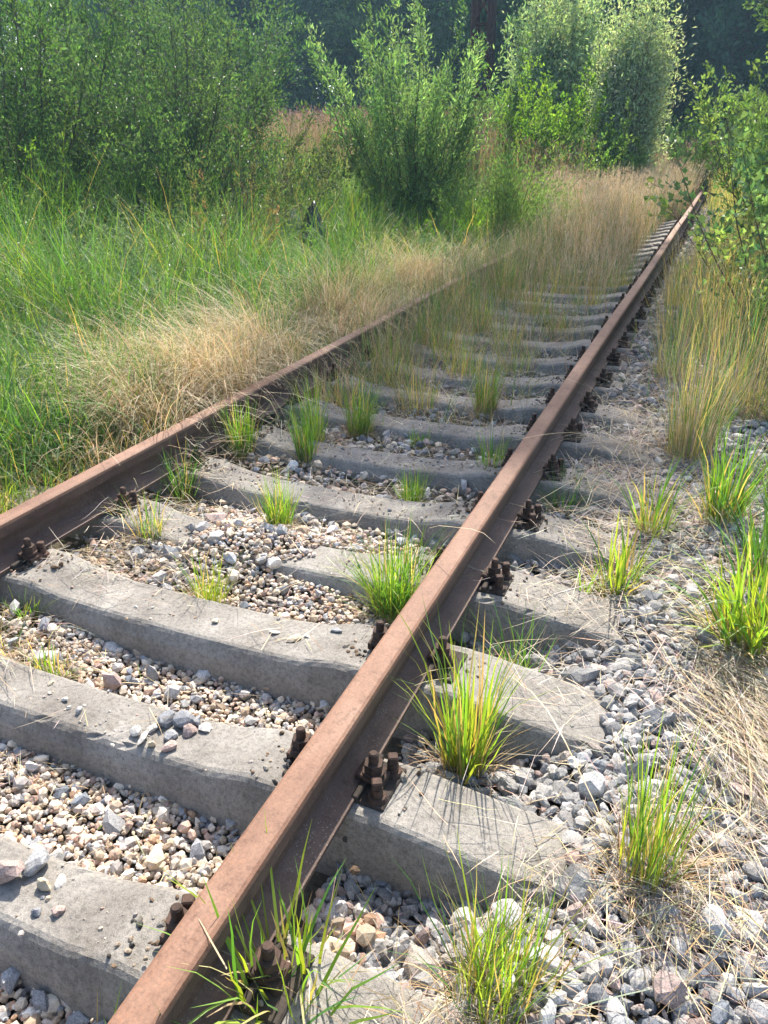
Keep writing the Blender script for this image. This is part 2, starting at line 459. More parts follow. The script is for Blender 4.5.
# ------------------------------------------------------------------ stones
def ico(sub):
    bm = bmesh.new(); bmesh.ops.create_icosphere(bm, subdivisions=sub, radius=1)
    V = np.array([v.co[:] for v in bm.verts]); F = np.array([[v.index for v in f.verts] for f in bm.faces]); bm.free(); return V, F
ICO = {1: ico(1), 2: ico(2), 3: ico(3)}
def rock_templates(sub, n, angular, seed):
    V0, F0 = ICO[sub]; r = np.random.default_rng(seed); T = []
    for _ in range(n):
        m = int(r.integers(9, 15)) if angular else int(r.integers(16, 24))
        N = r.normal(size=(m, 3)); N /= np.linalg.norm(N, axis=1)[:, None]
        h = r.uniform(.62, 1.0, m) if angular else r.uniform(.8, 1.0, m)
        d = V0 @ N.T
        rad = np.where(d > .05, h[None] / np.maximum(d, .05), 9).min(1); rad = np.minimum(rad, 1.25)
        v = V0 * rad[:, None]
        v = v * (r.uniform(.48, 1.25, 3) if angular else r.uniform(.45, 1.25, 3))
        for _k in range(5):
            q = r.normal(size=3) * 2.6; v = v * (1 + .045 * np.sin(v @ q + r.uniform(0, 6)))[:, None]
        v = v + r.normal(0, .014 if sub > 1 else .05, v.shape)
        T.append(v)
    return np.array(T), F0
def rand_rot(n, r, flat=None):
    q = r.normal(size=(n, 4)); q /= np.linalg.norm(q, axis=1)[:, None]
    a, b, c, d = q.T
    return np.stack([1 - 2 * (c * c + d * d), 2 * (b * c - a * d), 2 * (b * d + a * c), 2 * (b * c + a * d), 1 - 2 * (b * b + d * d), 2 * (c * d - a * b),
                     2 * (b * d - a * c), 2 * (c * d + a * b), 1 - 2 * (b * b + c * c)], 1).reshape(n, 3, 3)
def stones(P, size, colr, T, F0, r):
    n = len(P); t = T[r.integers(0, len(T), n)]
    Rm = rand_rot(n, r)
    V = np.einsum('nij,nkj->nki', Rm, t) * size[:, None, None]
    zf = r.uniform(.7, .95, n); V[:, :, 2] *= zf[:, None]
    V += P[:, None, :]
    k = t.shape[1]
    F = (F0[None] + (np.arange(n) * k)[:, None, None]).reshape(-1, 3)
    C = np.repeat(colr, k, axis=0)
    return V.reshape(-1, 3), F, C
PAL_G = np.array([(.29, .285, .28), (.36, .35, .34), (.23, .235, .245), (.41, .39, .37), (.16, .175, .2), (.38, .29, .26), (.46, .43, .40), (.31, .27, .24)])
PAL_P = np.array([(.48, .39, .29), (.56, .48, .38), (.40, .30, .21), (.33, .30, .28), (.62, .56, .48), (.46, .32, .25), (.27, .27, .28), (.50, .42, .36), (.44, .28, .18)])
def place(x0, x1, y0, y1, s, dens, r, zoff=0, jit=1.0):
    nx_, ny_ = int((x1 - x0) / s), int((y1 - y0) / s)
    gx_, gy_ = np.meshgrid(x0 + (np.arange(nx_) + .5) * s, y0 + (np.arange(ny_) + .5) * s)
    x = gx_.ravel() + r.uniform(-.5, .5, gx_.size) * s * jit; y = gy_.ravel() + r.uniform(-.5, .5, gx_.size) * s * jit
    keep = r.random(x.size) < dens
    return x[keep], y[keep]
def ballast(name, regions, T, F0, pal, weights, mat, lab, seed, spill=.012):
    r = np.random.default_rng(seed); VV = []; FF = []; CC = []; off = 0
    for (x0, x1, y0, y1, s, dens, zo, mask) in regions:
        x, y = place(x0, x1, y0, y1, s, dens, r)
        if mask is not None:
            k = mask(x, y, r); x, y = x[k], y[k]
        size = s * r.uniform(.42, .8, x.size) * np.where(r.random(x.size) < .08, 1.35, 1)
        z = gz(x, y) + zo + r.uniform(-.3, .55, x.size) * s
        top = sleeper_top(x, y)
        buried = (z < top - .0)                      # inside concrete: leave out
        gone = buried | ((np.abs(np.abs(x) - .75) < .075 + size * .5) & (z > -.02 - size))
        near_plate = (np.abs(np.abs(x) - .75) < .19) & (top > -1) & (z > -.03)
        k = ~(gone | near_plate)
        x, y, z, size = x[k], y[k], z[k], size[k]
        c = pal[r.choice(len(pal), x.size, p=weights)] * np.exp(r.normal(0, .22, (x.size, 1)))
        v, f, cc = stones(np.stack([x, y, z], 1), size, c, T, F0, r)
        VV.append(v); FF.append(f + off); CC.append(cc); off += len(v)
    o = mesh_np(name, np.concatenate(VV), np.concatenate(FF), mat, col=np.concatenate(CC))
    return tag(o, lab, 'ballast', kind='stuff')
TA2, FA2 = rock_templates(2, 24, True, 3)
TA1, FA1 = rock_templates(1, 24, True, 4)
TP2, FP2 = rock_templates(2, 24, False, 5)
TP1, FP1 = rock_templates(1, 20, False, 6)
wg = np.array([.22, .2, .13, .14, .08, .08, .09, .06]); wg /= wg.sum()
wp = np.array([.17, .15, .12, .12, .12, .1, .08, .1, .04]); wp /= wp.sum()
inner = lambda x, y, r: r.random(x.size) < 1 - .75 * smooth(-.3, -.62, x) * smooth(1.2, 1.5, y)
fade = lambda x, y, r: r.random(x.size) < .8 * (1 - .8 * vnoise(x, y, .5) ** 1.0) * (1 - .6 * smooth(5, 9, y))
ballast('coarse_ballast', [
    (.80, 2.35, .25, 2.3, .034, .97, 0, None), (.80, 2.35, .25, 2.3, .027, .8, .006, None), (.95, 2.3, .3, 2.3, .044, .22, .010, None), (.80, 2.2, .25, 2.2, .017, .55, .010, None),
    (.80, 2.5, 2.3, 4.2, .038, .9, 0, None), (.80, 2.2, 2.3, 4.2, .034, .6, .006, None)], TA2, FA2, PAL_G * .78, wg, M_GRANITE,
    'coarse angular grey granite ballast outside the nearer rail', 11)
ballast('far_ballast', [(-.7, .7, 3.0, 8.5, .036, .8, 0, fade), (.86, 1.6, 4.2, 16, .05, .9, .004, None), (.86, 1.6, 4.2, 10, .04, .6, .012, None), (-.7, .7, 8.5, 14, .07, .4, 0, fade)], TA1, FA1, PAL_G * .62, wg, M_GRANITE,
    'grey broken ballast between the far sleepers', 12)
ballast('pale_gravel', [
    (-.8, .69, .2, 2.45, .0185, .97, 0, inner), (-.8, .69, .2, 2.45, .0155, .85, .007, inner), (-.7, .69, .3, 2.6, .026, .28, .008, inner),
    (.80, .98, .3, .98, .026, .8, .02, None), (.80, .98, .3, .98, .03, .6, .03, None),
    (-.69, .69, 2.45, 3.6, .027, .75, 0, fade), (-.5, .69, 2.45, 3.4, .03, .4, .008, fade)], TP1, FP1, PAL_P * 1.02, wp, M_PEBBLE,
    'pale mixed gravel of tan, pink and grey stones between the rails', 13)
ballast('grey_gravel', [(-.7, .69, .3, 3.6, .042, .13, .010, inner)], TA1, FA1, PAL_G, wg, M_GRANITE, 'scattered grey broken stones in the pale gravel', 14)

# loose stones lying on the sleepers: things of their own
def loose(x, y, z, size, colr, label, grp, pal_mat=M_GRANITE, flat=.7, seed=0, ang=True):
    r = np.random.default_rng(seed + 900)
    T, F0 = (TA2, FA2) if ang else (TP2, FP2)
    t = T[seed % len(T)] * size; t = t @ rand_rot(1, r)[0].T; t[:, 2] *= flat
    t[:, 2] -= t[:, 2].min() + size * .08
    o = mesh_np('loose_stone', t, F0, pal_mat, col=np.tile(colr, (len(t), 1)), loc=(x, y, z))
    return tag(o, label, 'stone', grp)
GB = 'stones in the little pile on the second sleeper'
GC = 'loose pebbles on the long pale sleeper'
GA = 'stones on the nearest sleeper'
gG, gD, gW, gT, gP = (.31, .31, .31), (.20, .205, .22), (.52, .49, .44), (.47, .39, .28), (.36, .27, .235)
LS = [
 (.285, 1.222, .024, gD, 'dark blue-grey angular stone at the back of the little pile on the second sleeper', GB, 1),
 (.237, 1.205, .023, gD, 'dark flat-topped stone at the left of the little pile on the second sleeper', GB, 2),
 (.322, 1.190, .020, gP, 'pinkish grey stone in the middle of the little pile on the second sleeper', GB, 3),
 (.283, 1.168, .016, gG, 'mid grey stone in front of the dark ones in the pile on the second sleeper', GB, 4),
 (.352, 1.217, .014, gW, 'small pale stone at the right end of the little pile on the second sleeper', GB, 5),
 (.318, 1.228, .014, gG, 'small grey stone behind the pink one in the little pile on the second sleeper', GB, 6),
 (.192, 1.140, .015, gW, 'white chip, the leftmost of the pale chips before the little stone pile', GB, 7),
 (.222, 1.128, .014, gW, 'white chip between the pale chips and the yellowish pebble before the stone pile', GB, 8),
 (.258, 1.118, .013, gT, 'yellowish round pebble at the front edge of the second sleeper', GB, 9),
 (.222, 1.165, .013, gW, 'pale flat chip just left of the dark stones of the little pile', GB, 10),
 (.305, 1.128, .012, gP, 'tiny brown stone in front of the little pile on the second sleeper', GB, 11),
 (-.005, 1.150, .013, gG, 'long narrow grey sliver of stone alone on the second sleeper', GB, 12),
 (-.072, 1.172, .011, gW, 'pale pebble alone on the second sleeper, left of the grey sliver', GB, 13),
 (-.040, 1.150, .010, gW, 'small flat white pebble close beside the grey sliver on the second sleeper', GB, 14),
 (-.16, 1.21, .009, gT, 'tiny tan pebble at the left picture edge on the second sleeper', GB, 15),
 (.300, 1.655, .013, gW, 'white pebble on the long pale sleeper, leftmost of its three chips near the rail', GC, 16),
 (.375, 1.640, .014, gT, 'cream pebble on the long pale sleeper, middle one of its chips near the rail', GC, 17),
 (.405, 1.665, .010, gW, 'small white chip right of the cream pebble on the long pale sleeper', GC, 18),
 (.490, 1.700, .018, gG, 'flat dark grey stone on the long pale sleeper nearest the rail', GC, 19),
 (.095, 1.640, .010, gT, 'lone round tan pebble halfway along the long pale sleeper', GC, 20),
 (.262, .738, .022, gG, 'angular grey stone on the nearest sleeper, furthest back at the lower left', GA, 21),
 (.315, .705, .016, gT, 'smooth cream pebble on the nearest sleeper', GA, 22),
 (.335, .728, .013, gW, 'small white stone behind the cream pebble on the nearest sleeper', GA, 23),
 (.225, .690, .030, gP, 'big flat brownish stone on the nearest sleeper at the left picture edge', GA, 24),
 (.385, .670, .010, gP, 'little reddish chip alone on the nearest sleeper', GA, 25),
 (.345, .655, .009, gD, 'little dark chip alone near the front of the nearest sleeper', GA, 26),
]
for x, y, s, c, lab, grp, sd_ in LS:
    loose(x, y, float(sleeper_top(x, y)) if sleeper_top(x, y) > -1 else -.045, s * 1.25, c, lab, grp, M_GRANITE if c in (gG, gD, gP) else M_PEBBLE, .65, sd_, c not in (gT,))

# grit scattered over the sleepers
def grit():
    r = np.random.default_rng(41); n = 2600
    y = Y_B + r.integers(-1, 9, n) * PITCH_S + r.normal(0, .055, n); x = r.uniform(-.62, 1.25, n)
    k = (np.abs(np.abs(x) - .75) > .18) & (sleeper_top(x, y) > -1) & (r.random(n) < .15 + vnoise(x, y, .16) ** 2 + .5 * smooth(1.9, 2.6, y))
    x, y = x[k], y[k]; s = r.uniform(.0015, .0065, x.size) * r.uniform(.6, 1.3, x.size) + .002 * smooth(2, 3, y)
    c = PAL_P[r.choice(len(PAL_P), x.size, p=wp)] * .85
    v, f, cc = stones(np.stack([x, y, sleeper_top(x, y) + s * .4], 1), s, c, TP1, FP1, r)
    tag(mesh_np('grit', v, f, M_PEBBLE, col=cc), 'fine grit strewn over the concrete sleepers', 'grit', kind='stuff')
grit()
def plate_debris():
    r = np.random.default_rng(43); xs = []; ys = []
    for k in range(-1, 9):
        for x0, sg in ((.75, -1), (-.75, 1), (.75, 1)):
            m = 60 if sg * x0 < 0 else 22
            xs.append(x0 + sg * r.uniform(.06, .20, m)); ys.append(Y_B + k * PITCH_S + r.normal(0, .055, m))
    x = np.concatenate(xs); y = np.concatenate(ys); s = r.uniform(.003, .009, x.size) * r.uniform(.6, 1.3, x.size)
    z = np.maximum(sleeper_top(x, y), -.06) + np.where(np.abs(np.abs(x) - .75) < .13, .010, 0) + s * .4
    c = np.array([(.10, .065, .04), (.16, .11, .07), (.22, .2, .17), (.30, .24, .18), (.05, .045, .04)])[r.integers(0, 5, x.size)]
    v, f, cc = stones(np.stack([x, y, z], 1), s, c, TP1, FP1, r)
    tag(mesh_np('rusty_debris', v, f, M_PEBBLE, col=cc), 'rusty crumbs and grit packed round the rail fastenings', 'grit', kind='stuff')
plate_debris()

# ------------------------------------------------------------------ blades
def blades(P, az, lean, curve, L, W, c0, c1, segs=5, seed=0, twist=.6, taper=.8, droop=0):
    """ribbon blades. returns V, F, C, tip positions and directions"""
    r = np.random.default_rng(seed); n = len(P)
    az = np.broadcast_to(az, n); lean = np.broadcast_to(lean, n); curve = np.broadcast_to(curve, n); L = np.broadcast_to(L, n).astype(float); W = np.broadcast_to(W, n)
    ts = np.linspace(0, 1, segs + 1); pos = np.array(P, float).copy()
    tw = az + np.pi / 2 + r.uniform(-twist, twist, n)
    side = np.stack([np.cos(tw), np.sin(tw), np.zeros(n)], 1)
    rows = []; cols = []; d = None; wig = r.normal(0, .09, (segs + 1, n))
    c0 = np.broadcast_to(c0, (n, 3)); c1 = np.broadcast_to(c1, (n, 3))
    for i, t in enumerate(ts):
        th = lean + curve * t ** 1.4 + wig[i]
        d = np.stack([np.cos(az) * np.sin(th), np.sin(az) * np.sin(th), np.cos(th)], 1)
        if i: pos = pos + d * (L / segs)[:, None]
        w_ = W * (1 - t ** 2.2) ** taper * (.75 + .25 * min(1, t * 4)) + .0002
        rows.append(np.stack([pos - side * w_[:, None] / 2, pos + side * w_[:, None] / 2], 1))
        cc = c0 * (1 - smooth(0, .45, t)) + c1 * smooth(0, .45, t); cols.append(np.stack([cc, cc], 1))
    V = np.stack(rows, 1).reshape(n, -1, 3); C = np.stack(cols, 1).reshape(n, -1, 3)
    k = V.shape[1]; base = np.array([[2 * i, 2 * i + 1, 2 * i + 3, 2 * i + 2] for i in range(segs)])
    F = (base[None] + (np.arange(n) * k)[:, None, None]).reshape(-1, 4)
    return V.reshape(-1, 3), F, C.reshape(-1, 3), pos, d

class Acc:
    def __init__(s): s.V = []; s.F = []; s.C = []; s.n = 0
    def add(s, V, F, C, *a):
        if len(V) == 0: return
        s.V.append(V); s.F.append(F + s.n); s.C.append(C); s.n += len(V)
    def build(s, name, mat, parent=None, loc=None):
        return mesh_np(name, np.concatenate(s.V), np.concatenate(s.F), mat, parent, np.concatenate(s.C), loc=loc)

G_BRIGHT = np.array((.19, .33, .05)); G_MID = np.array((.09, .215, .052)); G_DEEP = np.array((.06, .15, .04)); G_YEL = np.array((.30, .38, .06))
G_BLUE = np.array((.11, .21, .10)); STRAW = np.array((.47, .36, .19)); STRAW_P = np.array((.57, .46, .29)); STRAW_D = np.array((.24, .16, .085)); RUSTG = np.array((.33, .215, .11))
SEEDH = np.array((.30, .19, .13)); GREYST = np.array((.36, .31, .25))
def cvar(c, n, r, s=.18): return np.clip(np.asarray(c) * np.exp(r.normal(0, s, (n, 1))) * np.exp(r.normal(0, s * .35, (n, 3))), 0, .9)
def pick(cols, p, n, r, s=.18):
    cols = np.array(cols); p = np.array(p, float); p /= p.sum()
    return np.clip(cols[r.choice(len(cols), n, p=p)] * np.exp(r.normal(0, s, (n, 1))) * np.exp(r.normal(0, s * .3, (n, 3))), 0, .9)

def tuft(x, y, h, rad, n, label, w=.0035, spread=.35, curve=.7, green=(G_BRIGHT, G_MID), pg=(.6, .4), dry=.25, base=STRAW, seed=0, az=None, grp='green grass tufts rooted in the ballast', z=None, cat='grass tuft', heads=0):
    n = int(n * 1.7); h = h * 1.12
    r = np.random.default_rng(seed + 5000); zb = float(gz(x, y)) if z is None else z
    e = empty('grass_tuft', (x, y, zb), label, cat, grp)
    A = Acc()
    a = r.uniform(0, 2 * np.pi, n); rr = rad * np.sqrt(r.random(n)) * .55
    P = np.stack([rr * np.cos(a), rr * np.sin(a), np.full(n, -.02)], 1)
    azs = a + r.normal(0, .7, n) if az is None else az + r.normal(0, .5, n)
    L = h * r.uniform(.45, 1.08, n) * 1.12
    bz = r.uniform(0, 6.28); wind = r.random(n) < r.choice([.05, .3, .55]); azs = np.where(wind, bz + r.normal(0, .5, n), azs)
    azs = azs + (r.random(n) < .15) * r.normal(0, 1.5, n)
    c1 = pick(green, pg, n, r); _k = r.random(n) < .10 + .12 * dry; c1[_k] = cvar(STRAW, int(_k.sum()), r); L = L * np.where(r.random(n) < .25, .6, 1)
    c0 = c1 * .5 + np.asarray(base) * .5
    A.add(*blades(P, azs, np.abs(r.normal(0, spread * .7, n)) + .02, r.normal(curve * .6, curve * .55, n), L, w * r.uniform(.6, 1.3, n), c0, c1, 5, seed))
    g_ = A.build('green_blades', M_GRASS, e)
    m = int(n * dry * 2)
    if m:
        B = Acc(); a = r.uniform(0, 2 * np.pi, m); rr = rad * np.sqrt(r.random(m)) * .7
        P = np.stack([rr * np.cos(a), rr * np.sin(a), np.full(m, -.015)], 1)
        c = pick([STRAW, STRAW_P, RUSTG, STRAW_D], [.35, .3, .2, .15], m, r)
        B.add(*blades(P, a + r.normal(0, .8, m), r.uniform(.1, 1.2, m), r.uniform(.2, 1.3, m), h * r.uniform(.15, .55, m), w * .6, c, c, 4, seed + 1))
        if heads:
            q = heads; a = r.uniform(0, 2 * np.pi, q)
            P = np.stack([rad * .4 * np.cos(a), rad * .4 * np.sin(a), np.zeros(q)], 1); c = pick([STRAW, STRAW_P, GREYST], [1, 1, 1], q, r)
            B.add(*blades(P, a, r.uniform(0, .25, q), r.uniform(.1, .7, q), h * r.uniform(.8, 1.25, q), .0016, c, c, 5, seed + 2))
        B.build('dry_blades', M_STRAW, e)
    return e

T = tuft
BR = (G_YEL, G_BRIGHT, G_MID); PB = (.35, .45, .2)
# along the near rail and on the coarse ballast
T(.975, 1.44, .37, .09, 75, 'tall bright green tuft with broad blades against the outer side of the near rail', .0058, .2, .5, BR, PB, .7, seed=1, heads=3)
T(1.21, .86, .27, .13, 120, 'bright upright tuft in front of the big bare sleeper end at the bottom', .0034, .22, .35, BR, PB, .5, seed=2)
T(.875, .69, .26, .13, 62, 'loose fan of long broad grass blades beside the rail at the bottom edge', .0066, .45, .8, BR, PB, .25, seed=3, z=-.06)
T(.69, .46, .26, .06, 16, 'few long arching blades leaning over the rail at the very bottom', .0055, .5, 1.1, BR, PB, .2, seed=4, z=-.12)
T(.56, .53, .10, .05, 8, 'tiny sprig of pale green grass at the bottom left of the near rail', .004, .5, .9, (G_YEL, G_MID), (.5, .5), .4, seed=5)
T(1.435, 1.21, .30, .10, 85, 'slim yellow-green grass tuft with a brown dry foot on the coarse ballast, lower right', .0036, .16, .22, BR, PB, 1.0, seed=6, heads=4)
T(.93, 2.98, .17, .12, 190, 'dense dome of dark green fine grass close to the outer side of the rail', .0028, .7, .9, (G_MID, G_DEEP, G_BLUE), (.5, .3, .2), .12, seed=7)
T(1.22, 2.34, .26, .10, 46, 'yellow-green grass clump with broad blades at the end of the sleeper, right of the rail', .0075, .4, .7, BR, (.45, .4, .15), .5, seed=8)
T(1.13, 2.30, .16, .03, 9, 'few short yellowish blades just left of the broad-bladed clump', .006, .3, .4, BR, (.5, .4, .1), .4, seed=9)
T(1.30, 2.78, .30, .10, 40, 'open green clump behind the broad-bladed clump right of the rail', .006, .4, .7, (G_MID, G_BRIGHT, G_YEL), (.4, .4, .2), .5, seed=10, heads=4)
T(1.02, 1.86, .24, .06, 26, 'thin mid green blades standing in the gap between two bare sleeper ends', .0045, .35, .7, (G_MID, G_BRIGHT), (.6, .4), .5, seed=11, heads=3)
T(.86, 1.72, .22, .07, 60, 'dark tangled tuft hugging the near rail above the tall bright one', .003, .8, 1.2, (G_MID, G_DEEP), (.5, .5), .7, seed=12)
# right edge
T(1.63, 2.13, .34, .17, 105, 'big bright yellow-green clump of broad blades at the right edge of the photo', .0098, .45, .8, (G_YEL, G_BRIGHT, G_MID), (.4, .42, .18), .6, seed=13, heads=3)
T(1.72, 2.5, .36, .18, 80, 'mid green broad-bladed clump behind the bright one at the right edge', .0085, .4, .7, (G_BRIGHT, G_MID, G_DEEP), (.35, .45, .2), .5, seed=14, heads=6)
T(1.53, 2.95, .34, .12, 110, 'upright green clump below the aspen sapling, in front of the tall straw tuft', .006, .25, .5, (G_BRIGHT, G_MID), (.5, .5), .4, seed=15, heads=6)
T(1.82, 3.3, .42, .2, 110, 'dense green grass at the right edge behind the broad-bladed clumps', .006, .3, .6, (G_BRIGHT, G_MID), (.4, .6), .5, seed=16, heads=12)
T(1.38, 3.62, .50, .20, 150, 'tall upright tuft of mixed straw and green stems right of the rail', .0028, .13, .25, (G_MID, STRAW, STRAW_P, G_BLUE), (.45, .15, .15, .25), .35, seed=17, heads=190)
T(1.55, 4.4, .55, .32, 120, 'tall straw coloured grass behind the mixed tuft, right of the rail', .0028, .15, .3, (STRAW, G_MID, G_BLUE), (.25, .45, .3), .4, seed=18, heads=120)
T(1.46, 5.5, .62, .34, 170, 'third tall straw tuft from the camera right of the rail, under the sapling', .003, .15, .3, (STRAW, G_MID, RUSTG), (.5, .35, .15), .4, seed=19, heads=90)
T(1.22, 4.75, .42, .20, 110, 'loose green and straw tuft crowding the rail just behind the tall mixed tuft', .003, .3, .5, (G_MID, STRAW, G_BLUE), (.45, .25, .3), .5, seed=140, heads=50)
T(1.16, 5.7, .46, .20, 110, 'loose tuft between the rail and the foot of the leaning aspen', .003, .3, .5, (G_MID, STRAW, G_BLUE), (.4, .3, .3), .5, seed=141, heads=60)
T(1.12, 6.8, .46, .22, 110, 'straw-tipped tuft beside the rail under the aspen leaves', .003, .3, .5, (G_MID, STRAW), (.5, .5), .5, seed=142, heads=70)
T(1.10, 8.2, .50, .25, 120, 'pale tuft beside the rail just before it meets the aspen leaves', .003, .3, .5, (G_MID, STRAW), (.4, .6), .5, seed=143, heads=80)
T(1.45, 4.1, .20, .2, 110, 'low dull green tuft on the stones between the tall mixed tuft and the verge', .004, .6, .7, (G_MID, G_DEEP), (.6, .4), .6, seed=144)
T(1.82, 4.3, .3, .16, 120, 'low green tuft under the aspen sapling near the right edge', .004, .4, .6, (G_MID, G_BRIGHT), (.6, .4), .4, seed=20, heads=8)
# between the rails
GI = 'grass tufts between the rails'
def TI(*a, **k): return tuft(*a, grp=GI, **k)
TI(-.06, 2.31, .215, .085, 130, 'bright green upright tuft growing on the pale gravel heap between the rails', .0034, .22, .35, (G_BRIGHT, G_MID, G_YEL), (.5, .35, .15), .3, seed=21)
TI(-.05, 1.80, .20, .09, 90, 'yellow-tipped tuft with an orange dry foot right behind the long pale sleeper', .0034, .3, .5, (G_YEL, G_BRIGHT), (.6, .4), .9, base=RUSTG, seed=22)
TI(.55, 2.02, .29, .13, 300, 'thick bright green tuft leaning on the inner side of the near rail', .0036, .35, .7, (G_BRIGHT, G_MID, G_YEL), (.45, .4, .15), .25, seed=23)
TI(.31, 2.80, .15, .09, 130, 'low green tuft between the rails behind the thick bright one', .0026, .3, .4, (G_MID, G_BRIGHT), (.6, .4), .3, seed=24)
TI(.57, 3.12, .22, .08, 80, 'slender green tuft at the inner side of the rail above the low one', .003, .2, .4, (G_MID, G_BRIGHT), (.6, .4), .5, seed=25, heads=6)
TI(-.62, 2.93, .27, .09, 170, 'bright green tuft at the inner side of the far rail, right of a darker one', .0038, .22, .4, (G_BRIGHT, G_MID), (.55, .45), .3, seed=26)
TI(-.63, 2.46, .25, .08, 80, 'dark green tuft tucked under the far rail, left of the bright one', .0036, .3, .5, (G_MID, G_DEEP), (.6, .4), .5, seed=27, heads=5)
TI(-.31, 3.0, .26, .07, 130, 'narrow upright green tuft in the middle of the track behind the gravel heap', .0034, .15, .3, (G_BRIGHT, G_MID), (.55, .45), .3, seed=28, heads=4)
TI(-.36, 3.2, .32, .08, 110, 'green tuft with dry stems just behind the narrow upright one', .0032, .18, .4, (G_MID, G_BRIGHT), (.6, .4), .5, seed=29, heads=14)
TI(-.22, 3.42, .28, .10, 150, 'wide soft green tuft left of the track centre, fourth sleeper row from the gravel heap', .003, .25, .4, (G_MID, G_BRIGHT), (.6, .4), .5, seed=30, heads=14)
TI(.12, 3.40, .09, .08, 60, 'very low leafy green tuft on the grit between the rails', .0045, .9, .5, (G_MID, G_BRIGHT), (.6, .4), .2, seed=31)
TI(.30, 3.95, .30, .10, 130, 'green tuft with orange stems in the right half of the track', .003, .2, .4, (G_MID, G_BRIGHT, RUSTG), (.5, .3, .2), .5, seed=32, heads=22)
TI(-.47, 2.03, .20, .08, 45, 'sparse green and straw tuft at the left end of the half buried sleeper', .0034, .3, .5, (G_MID, G_BRIGHT), (.6, .4), 1.0, seed=33, heads=4)
TI(-.62, 2.12, .16, .08, 36, 'sparse dull tuft in the corner between the far rail and a sleeper', .0032, .5, .7, (G_MID, G_DEEP), (.6, .4), 1.0, seed=34, heads=3)
TI(-.56, 1.50, .11, .06, 34, 'small bright tuft by the left bolts of the long pale sleeper', .004, .45, .6, BR, PB, .8, seed=35)
TI(-.30, 1.33, .16, .09, 60, 'flattened grass tuft between two sleepers at the left edge, blades lying to the right', .0035, 1.0, .8, (G_BRIGHT, G_MID, STRAW), (.4, .3, .3), .8, seed=36, az=-.4)
TI(-.5, 1.30, .15, .10, 50, 'drab withered tuft beside the flattened one at the left edge', .003, 1.0, .9, (G_DEEP, STRAW_D, G_MID), (.3, .4, .3), 1.2, seed=37)
NTH = ['first', 'second', 'third', 'fourth', 'fifth', 'sixth', 'seventh', 'eighth', 'ninth', 'tenth', 'eleventh', 'twelfth', 'thirteenth', 'fourteenth', 'fifteenth', 'sixteenth', 'seventeenth']
def far_label(x, y):
    k = int(round((y - Y_B) / PITCH_S)) + 1
    w_ = 'close to the far rail' if x < -.45 else 'left of the track centre' if x < -.15 else 'at the track centre' if x < .15 else 'right of the track centre'
    return f'thin straw-green tuft {w_}, level with the {NTH[k]} sleeper from the bottom'
far_t = [(-.52, 3.75, .30), (-.1, 3.95, .34), (-.42, 4.3, .36), (.0, 4.55, .34), (-.60, 4.6, .40), (-.25, 4.95, .42), (.25, 4.9, .30), (-.5, 5.2, .42), (.05, 5.4, .40),
         (-.3, 5.8, .45), (.3, 5.9, .38), (-.6, 6.1, .5), (.0, 6.5, .45), (-.35, 6.9, .5), (.35, 7.0, .4), (.05, 7.5, .5), (.5, 7.9, .35)]
for i, (x, y, h) in enumerate(far_t):
    TI(x, y, h * .85, .22, 75, far_label(x, y), .0028, .35, .6, (G_MID, STRAW, G_BRIGHT, RUSTG), (.4, .25, .2, .15), .4, seed=60 + i, heads=40)

# ------------------------------------------------------------------ grass as stuff
def field(name, lab, cat, sampler, n, hfun, colf, w, mat, seed, lean=(.05, .35), curve=(.1, .9), segs=5, heads=None, az=None):
    r = np.random.default_rng(seed); x, y = sampler(n, r); n = len(x)
    A = Acc(); P = np.stack([x, y, gz(x, y) - .03], 1)
    L = hfun(x, y, r); a = r.uniform(0, 2 * np.pi, n) if az is None else az(x, y, r)
    c0, c1 = colf(x, y, r)
    res = blades(P, a, r.uniform(*lean, n), r.uniform(*curve, n), L, w * r.uniform(.6, 1.4, n) * (1 + .05 * np.maximum(y - 4, 0)), c0, c1, segs, seed + 1)
    A.add(*res)
    if heads is not None:
        k = r.random(n) < heads[0]; tip = res[3][k]; d = res[4][k]; m = int(k.sum()); q = heads[1]
        rep = np.repeat(np.arange(m), q); back = r.uniform(0, heads[2], m * q)
        Pp = tip[rep] - d[rep] * back[:, None]
        A.add(*blades(Pp, r.uniform(0, 6.28, m * q), r.uniform(.1, .9, m * q), r.uniform(0, .7, m * q), heads[2] * r.uniform(.2, .5, m * q), heads[3], cvar(heads[4], m * q, r), cvar(heads[4], m * q, r), 2, seed + 2))
    return tag(A.build(name, mat), lab, cat, kind='stuff')

def clumpy(x0, x1, y0, y1, bias=1.0):
    def f(n, r):
        y = y0 + (y1 - y0) * r.random(n * 3) ** bias; x = r.uniform(x0, x1, n * 3)
        k = r.random(n * 3) < .15 + vnoise(x, y, .32) ** 1.5; return x[k][:n], y[k][:n]
    return f
def visible(f, xmax=None):
    """keep what lies inside a wide wedge the photo can see"""
    def g_(n, r):
        x, y = f(n, r); d = np.stack([x - 1.367, y], 1)
        a = np.arctan2(-d[:, 0], d[:, 1]); k = (a > -.22) & (a < 1.0); return x[k], y[k]
    return g_
def dens_left(n, r):
    y = .9 + 13 * r.random(n) ** 1.35; wd = 1.4 + y * 1.15
    x = -.90 - wd * r.random(n) ** 1.15
    k = r.random(n) < .25 + vnoise(x, y, .4) * .9
    return x[k], y[k]
def h_left(x, y, r):
    b = .18 + .36 * smooth(-.95, -1.6, x) + .50 * smooth(-1.6, -3.2, x) + .25 * smooth(-3, -6, x)
    return b * (.55 + .75 * vnoise(x, y, .7)) * r.uniform(.6, 1.25, len(x)) + .03
